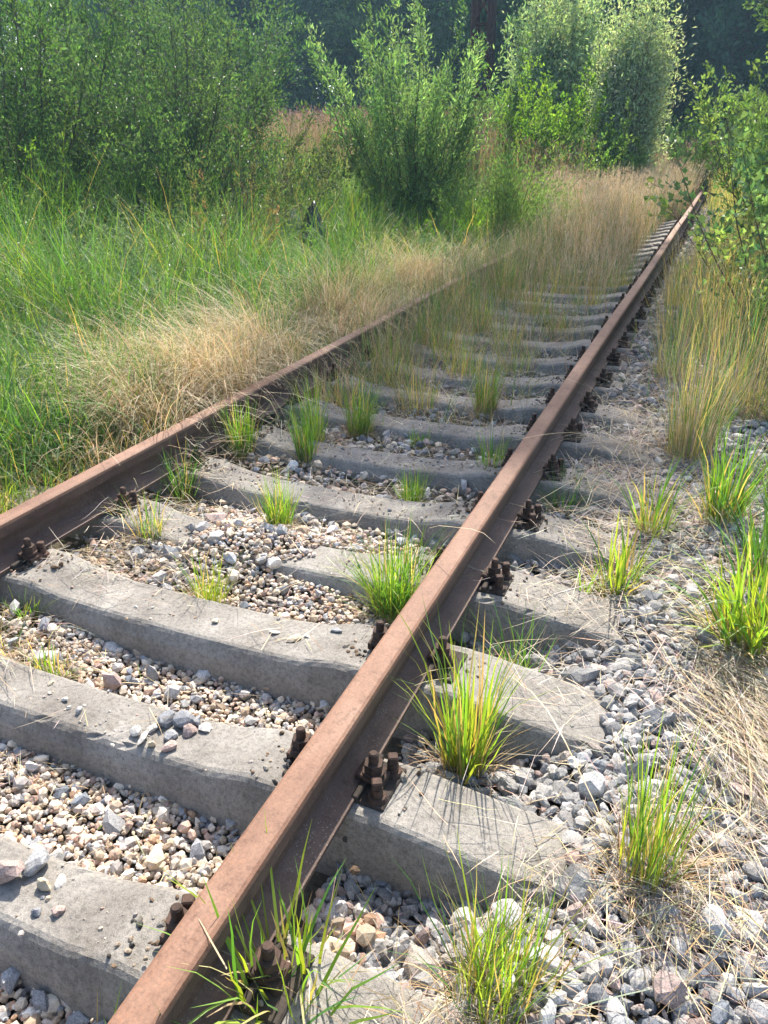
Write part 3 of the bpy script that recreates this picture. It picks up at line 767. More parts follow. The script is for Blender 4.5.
def c_left(x, y, r):
    n = len(x); v = vnoise(x, y, 1.1); v2 = vnoise(x + 31, y, .45)
    c = pick([G_MID, G_DEEP, G_BRIGHT, G_BLUE], [.42, .34, .10, .14], n, r)
    k = r.random(n) < .3 * smooth(.5, .8, v2) + .5 * smooth(2.6, 1.6, y); c[k] = cvar(G_YEL * .8, int(k.sum()), r)
    k = r.random(n) < .05 + .4 * smooth(-1.5, -1.0, x) * smooth(.35, .7, v); c[k] = cvar(STRAW, int(k.sum()), r)
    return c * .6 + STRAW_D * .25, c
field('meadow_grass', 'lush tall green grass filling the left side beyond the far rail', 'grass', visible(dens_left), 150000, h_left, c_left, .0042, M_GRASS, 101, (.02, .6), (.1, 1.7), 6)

# dry straw arching over the green by the far rail
SC = []
_r = np.random.default_rng(1234)
for _x, _y, _s, _n in [(-1.15, 2.9, .12, 4), (-1.25, 3.4, .2, 7), (-1.15, 5.6, .2, 7), (-1.1, 6.6, .25, 8), (-1.5, 6.2, .3, 7), (-1.15, 7.6, .3, 7), (-1.9, 3.3, .2, 4), (-1.3, 4.2, .25, 6), (-1.2, 5.2, .25, 5), (-1.35, 2.75, .22, 3), (-1.45, 3.2, .22, 5), (-1.25, 3.7, .25, 5), (-1.5, 3.9, .22, 5), (-1.2, 4.6, .3, 5), (-1.6, 5.2, .35, 5), (-1.2, 5.8, .3, 5), (-1.85, 4.5, .2, 3), (-1.5, 6.9, .5, 8), (-1.1, 8.0, .4, 6), (-2.6, 8.4, .5, 4)]:
    for _ in range(_n): SC.append((_x + _r.normal(0, _s), _y + _r.normal(0, _s), _r.normal(-1.1, .8), _r.uniform(.40, .85), _r.uniform(1.3, 2.6)))
SC = np.array(SC)
def straw_tussocks():
    """each tussock leans over one way, as if lodged by rain"""
    r = np.random.default_rng(112); A = Acc()
    for cx, cy, az, h, cv in SC:
        n = int(r.integers(90, 180)); rr = .13 * np.sqrt(r.random(n)); a = r.uniform(0, 6.28, n)
        x = cx + rr * np.cos(a); y = cy + rr * np.sin(a); k = x < -.86; x, y = x[k], y[k]; n = len(x)
        if n < 10: continue
        c = pick([STRAW * 1.1, STRAW_P * 1.15, RUSTG, GREYST, G_MID], [.36, .46, .04, .05, .09], n, r, .25)
        res = blades(np.stack([x, y, gz(x, y) - .02], 1), az + r.normal(0, .75, n), r.uniform(.0, .45, n), cv * r.uniform(.5, 1.25, n), h * r.uniform(.6, 1.2, n), .0023 * r.uniform(.6, 1.5, n), c * .8, c, 7, int(r.integers(1e6)))
        A.add(*res); q = 4; kk = r.random(n) < .3; tip = res[3][kk]; d = res[4][kk]; m = len(tip)
        rep_ = np.repeat(np.arange(m), q); P = tip[rep_] - d[rep_] * r.uniform(0, .09, m * q)[:, None]
        A.add(*blades(P, r.uniform(0, 6.28, m * q), r.uniform(.4, 1.6, m * q), r.uniform(0, .7, m * q), r.uniform(.015, .04, m * q), .0016, cvar(STRAW_P, m * q, r), cvar(STRAW_P, m * q, r), 2, 5))
    return tag(A.build('dry_straw', M_STRAW), 'dry pale straw tussocks arching over the green grass along the far rail', 'dry grass', kind='stuff')
straw_tussocks()
def c_straw(x, y, r):
    n = len(x); c = pick([STRAW, STRAW_P, RUSTG, GREYST, G_MID], [.4, .26, .14, .12, .08], n, r, .25); return c * .85, c
# tall feathery straw on the track further back
def s_far(n, r):
    y = 7.6 + 15 * r.random(n) ** 1.2; x = r.uniform(-1.6, .62, n); k = (x > -1.2 - .04 * (y - 7)) & ((x < .42) | (y > 15)) & ((x > -.75) | (y > 11.5)); k &= r.random(n) < .35 + .65 * smooth(7.2, 10.5, y + x * .9) 
    return x[k], y[k]
def c_far(x, y, r):
    n = len(x); c = pick([STRAW_P, STRAW, SEEDH, RUSTG, G_MID], [.42, .28, .04, .05, .21], n, r, .2); return c * .8, c
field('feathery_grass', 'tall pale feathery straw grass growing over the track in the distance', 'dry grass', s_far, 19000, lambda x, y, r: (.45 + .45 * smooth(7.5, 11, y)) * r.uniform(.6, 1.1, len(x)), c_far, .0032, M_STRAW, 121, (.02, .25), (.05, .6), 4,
      heads=(.5, 5, .16, .0035, np.array((.60, .47, .33))))
def s_mid(n, r):
    y = 3.8 + 6.5 * r.random(n) ** .7; x = r.normal(-.62, .17, n); k = (np.abs(x + .75) > .05) & (r.random(n) < .1 + vnoise(x, y, .2) ** 1.3); return x[k], y[k]
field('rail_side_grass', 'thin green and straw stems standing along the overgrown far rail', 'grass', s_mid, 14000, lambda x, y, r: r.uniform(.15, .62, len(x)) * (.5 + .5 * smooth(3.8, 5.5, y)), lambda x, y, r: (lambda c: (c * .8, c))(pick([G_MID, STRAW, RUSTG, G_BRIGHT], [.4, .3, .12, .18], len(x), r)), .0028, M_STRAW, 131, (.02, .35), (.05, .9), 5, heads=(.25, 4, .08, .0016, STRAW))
def s_wisp(n, r):
    y = r.uniform(3.2, 9.5, n); x = r.uniform(-.68, .62, n); k = r.random(n) < smooth(.35, .8, vnoise(x + 9, y, .28)) * smooth(.75, -.1, x - .12 * (y - 3)) * smooth(3, 4.2, y); return x[k], y[k]
field('wispy_grass', 'wispy straw and green stems scattered over the far sleepers', 'grass', s_wisp, 8000, lambda x, y, r: r.uniform(.10, .5, len(x)), lambda x, y, r: (lambda c: (c * .8, c))(pick([G_MID, STRAW, STRAW_P, RUSTG, G_BRIGHT], [.25, .3, .15, .1, .2], len(x), r)), .0024, M_STRAW, 135, (.05, .7), (.1, 1.3), 6, heads=(.25, 4, .08, .0014, STRAW))
def s_odd(n, r):
    y = .8 + 8 * r.random(n) ** 1.2; x = np.where(r.random(n) < .5, r.uniform(-.66, .62, n), r.uniform(.84, 1.6, n))
    k = (sleeper_top(x, y) < -1) | (r.random(n) < .15); k &= r.random(n) < (.25 + .75 * smooth(2.2, 4, y)) * (.2 + vnoise(x + 3, y, .15)); return x[k], y[k]
field('stray_blades', 'single stray blades and dead stems sprouting from the ballast', 'grass', s_odd, 4200, lambda x, y, r: r.uniform(.04, .24, len(x)) * (.6 + .6 * smooth(2, 5, y)), lambda x, y, r: (lambda c: (c * .8, c))(pick([G_MID, STRAW, GREYST, G_BRIGHT], [.3, .25, .25, .2], len(x), r)), .0026, M_STRAW, 137, (.05, 1.1), (.1, 1.5), 6)
# right verge
def s_right(n, r):
    y = 2.6 + 16 * r.random(n) ** 1.3; x = 1.75 + (1 + .25 * y) * r.random(n); k = r.random(n) < (.15 + .8 * vnoise(x, y, .4)) * (.3 + .7 * smooth(3, 5.5, y)); return x[k], y[k]
field('verge_grass', 'mixed green and straw grass on the right verge', 'grass', s_right, 26000, lambda x, y, r: r.uniform(.2, .75, len(x)) * (.6 + .4 * smooth(3, 6, y)), lambda x, y, r: (lambda c: (c * .8, c))(pick([G_MID, STRAW, G_DEEP, G_BRIGHT], [.35, .3, .15, .2], len(x), r)), .004, M_GRASS, 141, (.02, .35), (.05, .9), 5, heads=(.2, 4, .1, .002, STRAW))
def s_right2(n, r):
    y = 5.0 + 18 * r.random(n) ** 1.1; x = r.uniform(1.0, 2.2, n); k = (x > 1.12 + .12 * vnoise(y, y * 0, .4)) | (y > 15); return x[k], y[k]
field('verge_straw', 'tall straw between the rail and the right hand bushes', 'dry grass', s_right2, 8000, lambda x, y, r: r.uniform(.25, .75, len(x)), lambda x, y, r: (lambda c: (c * .8, c))(pick([G_MID, STRAW, STRAW_P, G_DEEP, G_BLUE], [.3, .25, .15, .15, .15], len(x), r)), .003, M_GRASS, 143, (.02, .3), (.05, .6), 4, heads=(.4, 5, .14, .003, STRAW_P))
# far meadow behind the bushes
def s_back(n, r):
    y = r.uniform(14, 25, n); x = 1.5 - r.random(n) * 24 ; k = (x < -1.0) | (y > 21); return x[k], y[k]
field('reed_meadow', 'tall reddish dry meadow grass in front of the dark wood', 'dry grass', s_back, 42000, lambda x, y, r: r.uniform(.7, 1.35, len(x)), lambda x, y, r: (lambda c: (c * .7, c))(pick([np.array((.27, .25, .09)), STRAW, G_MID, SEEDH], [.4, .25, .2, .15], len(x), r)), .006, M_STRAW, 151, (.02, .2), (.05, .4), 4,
      heads=(.6, 4, .25, .008, np.array((.36, .21, .16))))

# litter: dead blades lying flat
def litter(name, lab, regions, seed):
    r = np.random.default_rng(seed); A = Acc()
    for (cx, cy, rx, ry, n, L0, azm, azs, hz) in regions:
        x = cx + r.normal(0, 1, n) * rx; y = cy + r.normal(0, 1, n) * ry
        k = (np.abs(np.abs(x) - .75) > .09); x, y = x[k], y[k]; m = len(x)
        z = np.maximum(gz(x, y), np.where(sleeper_top(x, y) > -1, sleeper_top(x, y), -9)) + r.uniform(.004, .03, m) + hz
        c = pick([GREYST * 1.1, STRAW * .95, STRAW_P, STRAW_D], [.45, .2, .17, .18], m, r, .3)
        L = L0 * r.uniform(.3, 1.2, m)
        A.add(*blades(np.stack([x, y, z], 1), r.normal(azm, azs, m), r.uniform(1.25, 1.6, m), r.uniform(-.15, .45, m), L, .0015 * r.uniform(.5, 1.6, m), c, c, 4, seed + 3, twist=.3))
    return tag(A.build(name, M_STRAW), lab, 'straw', kind='stuff')
litter('straw_litter', 'dead grey straw lying flat on the ballast', [
    (1.62, 1.85, .10, .16, 1500, .30, -1.0, .35, .012), (1.60, 1.45, .12, .2, 420, .24, -1.1, .8, .008), (1.45, 1.12, .13, .08, 420, .16, -1.0, 1.2, .01), (1.40, 2.45, .18, .4, 600, .16, -1.9, 1.4, .005),
    (1.22, .76, .12, .06, 260, .12, 0, 3, .01), (1.5, 3.2, .2, .6, 700, .2, 0, 3, .005), (1.15, 4.8, .16, 1.6, 3200, .2, 0, 3, .01), (1.15, 8, .2, 2.2, 1200, .25, 0, 3, .01), (1.05, 1.3, .2, .4, 22, .2, 0, 3, .01), (1.0, .9, .15, .15, 18, .16, 0, 3, .01),
    (-.40, 1.85, .16, .10, 420, .10, 0, 3, .002), (-.5, 1.32, .14, .1, 380, .13, -.4, .8, .0), (-.55, 2.3, .12, .3, 400, .16, 0, 3, .005), (0, 3.4, .4, .8, 1500, .13, 0, 3, .0),
    (0, 5.2, .4, 1.2, 2200, .2, 0, 3, .0), (1.15, 3.4, .2, .7, 1100, .2, 0, 3, .01), (.1, .98, .3, .05, 60, .09, 0, 3, .0), (-.1, 1.0, .12, .05, 90, .09, 0, 3, .0), (.15, 1.4, .3, .3, 25, .15, 0, 3, .0), (-.68, 2.75, .06, .3, 260, .22, -.8, 1.2, .08)], 171)
# a few long dead stems bent across the rail
def stem_arc(x, y, z, az, lean, curve, L, label, seed, wd=.0026):
    e = blades(np.array([[0, 0, 0.]]), az, lean, curve, L, wd, STRAW_P, STRAW_P, 12, seed, taper=.35)
    o = mesh_np('dry_stem', e[0], e[1], M_STRAW, col=e[2], loc=(x, y, z)); return tag(o, label, 'dry stem', 'long dry stems lying across the track')
stem_arc(.52, 2.10, -.03, -.55, .35, 1.3, .62, 'long pale dry stem bent over the near rail beside the thick bright tuft', 5)
stem_arc(1.25, 3.55, -.05, 3.6, .5, 1.2, .95, 'long dry stem reaching from the tall straw tuft over the rail', 6)
stem_arc(1.28, 3.3, -.05, 3.9, .8, .9, .85, 'lower long dry stem sagging from the tall straw tuft towards the rail', 7)
stem_arc(1.05, 1.55, .10, -1.0, 1.2, .6, .62, 'long thin stem arching over the ballast right of the tall bright tuft', 8)
stem_arc(.84, .60, .163, 2.6, 1.57, .02, .11, 'broken cream coloured stem lying across the rail top at the bottom', 9, .0028)
stem_arc(-.98, 2.3, .0, -.5, .5, 1.4, .5, 'dry stem hanging over the far rail beside the arching straw', 10)

# ------------------------------------------------------------------ shrubs and trees
def tubes(P0, P1, r0, r1, n=5):
    P0 = np.asarray(P0, float); P1 = np.asarray(P1, float); m = len(P0)
    d = P1 - P0; d /= np.maximum(np.linalg.norm(d, axis=1), 1e-9)[:, None]
    a = np.cross(d, np.where(np.abs(d[:, 2:3]) > .9, [[1., 0, 0]], [[0., 0, 1]])); a /= np.linalg.norm(a, axis=1)[:, None]; b = np.cross(d, a)
    t = np.arange(n) * 2 * np.pi / n; ring = a[:, None] * np.cos(t)[None, :, None] + b[:, None] * np.sin(t)[None, :, None]
    V = np.concatenate([P0[:, None] + ring * np.asarray(r0).reshape(-1, 1, 1), P1[:, None] + ring * np.asarray(r1).reshape(-1, 1, 1)], 1)
    F = np.array([[j, (j + 1) % n, n + (j + 1) % n, n + j] for j in range(n)])
    F = (F[None] + (np.arange(m) * 2 * n)[:, None, None]).reshape(-1, 4)
    return V.reshape(-1, 3), F

def leaves(P, d, size, aspect, C, r, fold=.25):
    """pointed leaf of two folded halves, growing from P along d"""
    n = len(P); d = d / np.maximum(np.linalg.norm(d, axis=1), 1e-9)[:, None]
    rnd = r.normal(size=(n, 3)); s = np.cross(d, rnd); s /= np.maximum(np.linalg.norm(s, axis=1), 1e-9)[:, None]; nn = np.cross(d, s)
    size = np.broadcast_to(size, n)[:, None]; w_ = size * aspect
    A = P; B = P + d * size * .45 + s * w_ / 2 + nn * w_ * fold; Cc = P + d * size; E_ = P + d * size * .45 - s * w_ / 2 + nn * w_ * fold
    V = np.stack([A, B, Cc, E_], 1).reshape(-1, 3)
    i = np.arange(n) * 4
    F = np.concatenate([np.stack([i, i + 1, i + 2], 1), np.stack([i, i + 2, i + 3], 1)])
    return V, F, np.repeat(C, 4, 0)

def shrub(name, x, y, label, cat, n_st=20, H=2.5, rad=1.0, crown0=.1, twigs=14, tw_len=.4, per=9, lsz=.05, asp=.35, cols=((.06, .12, .03),), pc=(1,), up=.6, stem_r=.012, seed=0, z=None,
          mat=None, bark=None, group=None, splay=.35, droop=0.0, trunk=None, lean=(0, 0), clump=0, show_twigs=True, lj=.6, tip=0, tuck=0):
    r = np.random.default_rng(seed + 3000)
    zb = float(gz(x, y)) if z is None else z
    e = empty(name, (x, y, zb - .03), label, cat, group)
    SEG = 8; ts = np.linspace(0, 1, SEG + 1)
    # stems (or limbs of a trunk)
    a = np.arange(n_st) * 2.399 + r.uniform(-.5, .5, n_st)
    if trunk:
        th, tr_ = trunk                       # height, radius
        k = 10; tt = np.linspace(0, 1, k + 1); wob = np.cumsum(r.normal(0, .012 * th, (k + 1, 2)), 0) * 0.6; wob[0] = 0
        tp = np.stack([wob[:, 0] + lean[0] * tt, wob[:, 1] + lean[1] * tt, tt * th], 1); rr = tr_ * (1 - tt * .85)
        h0 = crown0 + (1 - crown0) * np.linspace(0, .97, n_st) ** .9
        P0 = np.stack([np.interp(h0, tt, tp[:, i]) for i in range(3)], 1)
        prof = np.sin(np.pi * np.clip(h0 * 0 + (h0 - crown0) / (1 - crown0) * .82 + .16, 0, 1)) ** .7
        L = rad * prof * r.uniform(.75, 1.15, n_st); el = up + r.normal(0, .15, n_st)
        D0 = np.stack([np.cos(a) * np.cos(el), np.sin(a) * np.cos(el), np.sin(el)], 1)
        tv, tf = tubes(tp[:-1], tp[1:], rr[:-1], rr[1:], 9)
        mesh_np('trunk', tv, tf, bark or M_BARK, e, smooth=True)
    else:
        q = np.sqrt(r.random(n_st)); P0 = np.stack([np.cos(a) * rad * .12 * q, np.sin(a) * rad * .12 * q, np.zeros(n_st)], 1)
        L = H * r.uniform(.62, .95, n_st) * (1 - .25 * q); L[::4] *= 1.22; sp = splay * q * 1.5
        D0 = np.stack([np.cos(a) * np.sin(sp) + lean[0] * .3, np.sin(a) * np.sin(sp) + lean[1] * .3, np.cos(sp)], 1)
    bend = r.normal(0, .10, (n_st, 3)); bend[:, 2] = (.18 if not trunk else .1) - droop
    S_ = P0[:, None] + (D0[:, None] * ts[None, :, None] + bend[:, None] * (ts ** 2)[None, :, None]) * L[:, None, None]   # (n, SEG+1, 3)
    if tuck: S_[:, :, :2] -= tuck * D0[:, None, :2] * (ts ** 2)[None, :, None] * L[:, None, None]
    S_ += np.cumsum(r.normal(0, .006, S_.shape), 1) * L[:, None, None] * (ts > 0)[None, :, None]
    r0 = stem_r * (L / L.max())[:, None] * (1 - ts[None] * .88)
    V1, F1 = tubes(S_[:, :-1].reshape(-1, 3), S_[:, 1:].reshape(-1, 3), r0[:, :-1].ravel(), r0[:, 1:].ravel(), 5)
    VV = [V1]; FF = [F1]
    # twigs
    nt_ = n_st * twigs; si = np.repeat(np.arange(n_st), twigs)
    lo = .12 if trunk else crown0
    tq = lo + (1 - lo) * r.random(nt_) ** .8
    f = tq * SEG; i0 = np.minimum(f.astype(int), SEG - 1); fr = (f - i0)[:, None]
    TP = S_[si, i0] * (1 - fr) + S_[si, i0 + 1] * fr
    tan = S_[si, i0 + 1] - S_[si, i0]; tan /= np.linalg.norm(tan, axis=1)[:, None]
    rn = r.normal(size=(nt_, 3)); rn /= np.linalg.norm(rn, axis=1)[:, None]
    TD = tan * .75 + rn * .8 + np.array([0, 0, .25 - droop]); TD /= np.linalg.norm(TD, axis=1)[:, None]
    TL = tw_len * r.uniform(.5, 1.2, nt_) * (1.15 - (1.08 if tip else .75) * tq)
    if show_twigs:
        v, f2 = tubes(TP, TP + TD * TL[:, None], np.full(nt_, stem_r * .22), np.full(nt_, stem_r * .08), 3)
        FF.append(f2 + len(VV[0])); VV.append(v)
    mesh_np('branches', np.concatenate(VV), np.concatenate(FF), bark or M_BARK, e, smooth=True)
    # leaves on twigs
    m = nt_ * per; ti = np.repeat(np.arange(nt_), per); u = np.tile(np.linspace(.12, 1.0, per), nt_) + r.uniform(-.05, .05, m)
    LP = TP[ti] + TD[ti] * (TL[ti] * u)[:, None] + r.normal(0, 1, (m, 3)) * (clump if clump else lsz * .25)
    rn = r.normal(size=(m, 3)); rn /= np.linalg.norm(rn, axis=1)[:, None]
    LD = TD[ti] * .7 + rn * lj + np.array([0, 0, .1 - droop * 1.2])
    # leaves on the leader shoots too
    if tip:
        mm = n_st * tip; s2 = np.repeat(np.arange(n_st), tip); tq2 = np.tile(np.linspace(.55, 1, tip), n_st); f = tq2 * SEG; i0 = np.minimum(f.astype(int), SEG - 1); fr = (f - i0)[:, None]
        P2 = S_[s2, i0] * (1 - fr) + S_[s2, i0 + 1] * fr; t2 = S_[s2, i0 + 1] - S_[s2, i0]; t2 /= np.linalg.norm(t2, axis=1)[:, None]
        rn = r.normal(size=(mm, 3)); rn /= np.linalg.norm(rn, axis=1)[:, None]
        LP = np.concatenate([LP, P2]); LD = np.concatenate([LD, t2 * .8 + rn * .75])
    cl = pick(cols, pc, n_st, r, .08)           # each stem slightly its own green
    nL = len(LP); sid = si[ti] if not tip else np.concatenate([si[ti], s2])
    C = (1 if 'wood' in name or 'dark' in name or 'broad' in name else 1.1 if 'feathery' in name else 1.3) * cl[sid] * np.exp(r.normal(0, .2, (nL, 1))) * np.exp(r.normal(0, .06, (nL, 3)))
    V, F, Cc = leaves(LP, LD, lsz * r.uniform(.6, 1.25, nL), asp, C, r)
    mesh_np('foliage', V, F, mat or M_LEAF, e, Cc)
    return e

def clone(e, loc, rz, s=1.0, label=None):
    c = e.copy(); COL.objects.link(c); c.location = loc; c.rotation_euler = (0, 0, rz); c.scale = (s, s, s)
    if label: c['label'] = label
    for ch in list(e.children):
        d = ch.copy(); COL.objects.link(d); d.parent = c
    return c

WIL = ((.085, .155, .07), (.11, .19, .085), (.17, .26, .13)); PWIL = (.4, .4, .2)
PALE = ((.28, .34, .25), (.33, .39, .29), (.23, .30, .19)); DARKG = ((.035, .075, .03), (.05, .10, .035), (.03, .06, .03)); YG = ((.15, .25, .04), (.11, .20, .035)); MIDG = ((.07, .14, .055), (.095, .175, .065), (.055, .115, .045))
# central willow with upright shoots
shrub('willow_shrub', -2.85, 11, 'tall bushy willow with upright leafy shoots, left of the track in the middle', 'shrub', 64, 3.05, 1.5, .04, 40, .50, 10, .068, .30, WIL, PWIL, seed=1, splay=.40, clump=.045, tip=40, stem_r=.014, lj=.55)
shrub('low_willow', -1.45, 10.8, 'low rounded light green bush between the tall willow and the straw on the track', 'shrub', 64, 1.4, 1.3, .05, 26, .40, 11, .065, .20, ((.10, .17, .06), (.12, .19, .07)), (1, 1), seed=2, clump=.10, splay=1.0, tip=14, stem_r=.008, lj=.4)
shrub('low_willow', -1.75, 9.6, 'small yellowish low bush in front of the light green one, at the straw edge', 'shrub', 26, .8, .9, .05, 16, .25, 9, .045, .18, YG, (1, 1), seed=3, splay=.6, tip=10, stem_r=.006, lj=.4)
# left mass
shrub('broad_bush', -6.7, 7.6, 'large dark green bush filling the upper left corner', 'shrub', 46, 3.3, 2.2, .03, 48, .6, 16, .060, .42, MIDG, (1, 1, 1), seed=4, splay=.55, stem_r=.02, clump=.06)
shrub('broad_bush', -8.8, 10.8, 'tall green bush behind the upper left one, at the left picture edge', 'shrub', 40, 4.3, 2.4, .03, 46, .7, 15, .075, .42, MIDG, (1, 1, 1), seed=5, splay=.5, stem_r=.02, clump=.03)
shrub('feathery_bush', -5.6, 9.2, 'feathery grey-green bush with drooping small leaves, left of the wood gap', 'shrub', 44, 3.5, 2.0, .04, 48, .6, 16, .058, .30, ((.07, .13, .055), (.09, .155, .06)), (1, 1), seed=6, splay=.45, stem_r=.018, droop=.12, clump=.05)
shrub('feathery_bush', -4.75, 9.7, 'lower grey-green feathery bush sloping down to the dark sack', 'shrub', 34, 2.2, 1.8, .04, 40, .5, 12, .065, .30, ((.075, .135, .055), (.10, .15, .06)), (1, 1), seed=7, splay=.65, stem_r=.014, droop=.1, clump=.02)
shrub('broad_bush', -5.2, 6.3, 'yellowish green leafy bush low at the left edge in front of the dark bushes', 'shrub', 36, 1.35, 1.2, .03, 22, .32, 9, .055, .28, ((.12, .21, .035), (.09, .16, .035)), (1, 1), seed=8, splay=.6, stem_r=.01)
shrub('weedy_bush', -3.6, 7.6, 'brownish green weedy bush behind the tall grass, left of the tall willow', 'shrub', 40, 1.45, 1.4, .03, 22, .35, 9, .045, .22, ((.10, .13, .055), (.13, .12, .07), (.08, .13, .045)), (1, 1, 1), seed=9, splay=.5, stem_r=.008)
shrub('weedy_bush', -3.9, 9.0, 'thin grey-brown weedy bush behind the browner one, below the wood gap', 'shrub', 34, 1.6, 1.3, .03, 18, .4, 8, .045, .2, ((.12, .15, .07), (.14, .13, .08)), (1, 1), seed=10, splay=.55, stem_r=.008)
shrub('broad_bush', -4.9, 8.0, 'dull green bush joining the upper left bushes to the feathery one', 'shrub', 44, 2.2, 1.8, .02, 38, .55, 15, .052, .40, MIDG, (1, 1, 1), seed=11, splay=.6, stem_r=.012, clump=.05)
shrub('broad_bush', -7.0, 11.6, 'tall dull green bush rising behind the feathery bush', 'shrub', 50, 3.9, 2.0, .03, 46, .7, 15, .065, .40, ((.06, .125, .06), (.085, .155, .07)), (1, 1), seed=12, splay=.45, stem_r=.018, clump=.07)
# herbs in the tall grass on the left: mugwort-like stems
for i, (x, y, h, lab, cc) in enumerate([
        (-3.55, 5.6, 1.05, 'grey-green leafy weed standing tall in the left grass, below the dark bush gap', ((.10, .16, .09), (.13, .18, .10))),
        (-3.1, 5.1, .85, 'shorter grey-green leafy weed in front of the tall one in the left grass', ((.09, .15, .08), (.12, .17, .09))),
        (-3.9, 5.0, .9, 'pinkish flowering weed at the left, beside the grey-green weeds', ((.24, .16, .15), (.12, .15, .08))),
        (-3.0, 6.2, 1.1, 'reddish brown seeded dock standing in the left grass', ((.20, .12, .08), (.14, .12, .06))),
        (-2.7, 6.6, 1.0, 'thinner brown seeded dock right of the reddish one', ((.22, .14, .09), (.14, .12, .06))),
        (-4.3, 4.2, .8, 'pale flowering weed at the left picture edge in the tall grass', ((.26, .26, .16), (.12, .17, .08))),
        (-2.3, 7.4, .8, 'green leafy weed at the foot of the tall willow', ((.09, .16, .05), (.12, .2, .06)))]):
    shrub('tall_weed', x, y, lab, 'weed', 9, h, .5, .12, 12, .16, 7, .04, .24, cc, (1, 1), seed=20 + i, splay=.25, stem_r=.004, tip=16, group='tall weeds in the left grass', bark=M_BARK_RED)
def herbs():
    r = np.random.default_rng(303); n = 3600
    y = 2.8 + 8 * r.random(n); x = -1.5 - (1.2 + .95 * (y - 1.5)) * r.random(n); k = (r.random(n) < .15 + vnoise(x, y, .9)) & (np.hypot(x + 2.75, y - 7.6) > .6); x, y = x[k], y[k]; n = len(x)
    h = (.30 + .45 * smooth(-1.6, -3.4, x)) * r.uniform(.6, 1.35, n) * (.6 + .8 * vnoise(x, y, .7)); per = 34
    ii_ = np.repeat(np.arange(n), per); t = r.random(n * per) ** .7; az = r.uniform(0, 6.28, n); ln = r.uniform(0, .35, n)
    P = np.stack([x[ii_] + np.cos(az[ii_]) * ln[ii_] * t * h[ii_], y[ii_] + np.sin(az[ii_]) * ln[ii_] * t * h[ii_], gz(x, y)[ii_] + t * h[ii_]], 1)
    a = r.uniform(0, 6.28, n * per); el = r.normal(.35, .45, n * per)
    d = np.stack([np.cos(a) * np.cos(el), np.sin(a) * np.cos(el), np.sin(el)], 1); P += d * .02
    kind = r.integers(0, 4, n); base = np.array([(.10, .19, .07), (.13, .20, .10), (.09, .20, .05), (.15, .19, .08)])[kind]
    C = base[ii_] * np.exp(r.normal(0, .2, (n * per, 1)))
    V, F, Cc = leaves(P, d, (np.array([.05, .045, .038, .06])[kind])[ii_] * r.uniform(.6, 1.3, n * per) * (1.15 - .5 * t), .30, C, r)
    tag(mesh_np('meadow_herbs', V, F, M_LEAF, col=Cc), 'mixed leafy weeds growing through the tall grass on the left', 'weeds', kind='stuff')
herbs()
# right side
shrub('aspen_sapling', 1.92, 5.7, 'young aspen with round glossy leaves leaning towards the rail at the right edge', 'tree', 24, 1.55, 1.5, .08, 14, .34, 7, .050, .85, ((.085, .155, .075), (.115, .19, .09), (.17, .22, .08)), (.5, .38, .12), seed=31, splay=.55, stem_r=.009, lean=(-.55, -.1), bark=M_BARK_RED)
shrub('aspen_sapling', 2.2, 7.3, 'second young aspen further right behind the leaning one, cut by the picture edge', 'tree', 28, 2.0, 1.5, .06, 18, .42, 8, .050, .8, ((.09, .155, .075), (.125, .19, .09)), (1, 1), seed=32, splay=.5, stem_r=.01, bark=M_BARK_RED)
shrub('pale_bush', 2.15, 10.4, 'pale green bush behind the aspen saplings at the right edge', 'shrub', 50, 2.5, 1.8, .04, 36, .45, 10, .06, .5, ((.12, .19, .06), (.15, .22, .08)), (1, 1), seed=33, splay=.55, stem_r=.013)
shrub('birch_tree', 3.2, 17, 'grey-green birch reaching out of the picture at the upper right corner', 'tree', 46, 0, 2.4, .03, 46, .7, 11, .085, .6, ((.09, .15, .075), (.12, .18, .09)), (1, 1), .5, seed=34, stem_r=.03, trunk=(6.0, .09), droop=.05)
# behind the straw
shrub('silver_willow', -.85, 17.5, 'rounded silvery pale willow at the end of the track, top just out of the picture', 'tree', 70, 3.55, .9, .03, 48, .66, 12, .09, .36, PALE, (1, 1, 1), seed=41, splay=.36, tuck=.75, stem_r=.02, clump=.13, lj=.9)
shrub('silver_willow', -2.75, 19.8, 'taller pale grey-green willow behind the silvery one, to its left', 'tree', 60, 3.75, 1.0, .03, 46, .75, 12, .105, .42, ((.19, .27, .17), (.24, .31, .20)), (1, 1), seed=42, splay=.36, tuck=.7, stem_r=.02, clump=.14, lj=.9)
shrub('silver_willow', -3.2, 21.5, 'dull grey-green willow beside the rusty mast, left of the two paler ones', 'tree', 46, 3.9, 1.0, .03, 40, .75, 11, .11, .42, ((.13, .21, .13), (.16, .24, .14)), (1, 1), seed=49, splay=.26, tuck=.7, stem_r=.02, clump=.14, lj=.9)
shrub('leafy_bush', -2.2, 16.6, 'fresh green round-leaved bush at the left foot of the silvery willow', 'shrub', 50, 2.4, 1.3, .04, 26, .4, 9, .065, .7, YG, (1, 1), seed=43, splay=.5, stem_r=.014)
shrub('leafy_bush', -.95, 15.6, 'mid green round-leaved bush at the edge of the straw before the silvery willow', 'shrub', 40, 1.55, 1.2, .04, 24, .4, 9, .06, .7, ((.09, .16, .045), (.12, .19, .06)), (1, 1), seed=44, splay=.55, stem_r=.014)
shrub('leafy_bush', -3.2, 18.6, 'narrow green bush left of the fresh green one, near the rusty mast', 'shrub', 30, 1.7, 1.2, .04, 26, .45, 9, .07, .6, ((.08, .15, .045), (.10, .17, .06)), (1, 1), seed=45, splay=.4, stem_r=.014)
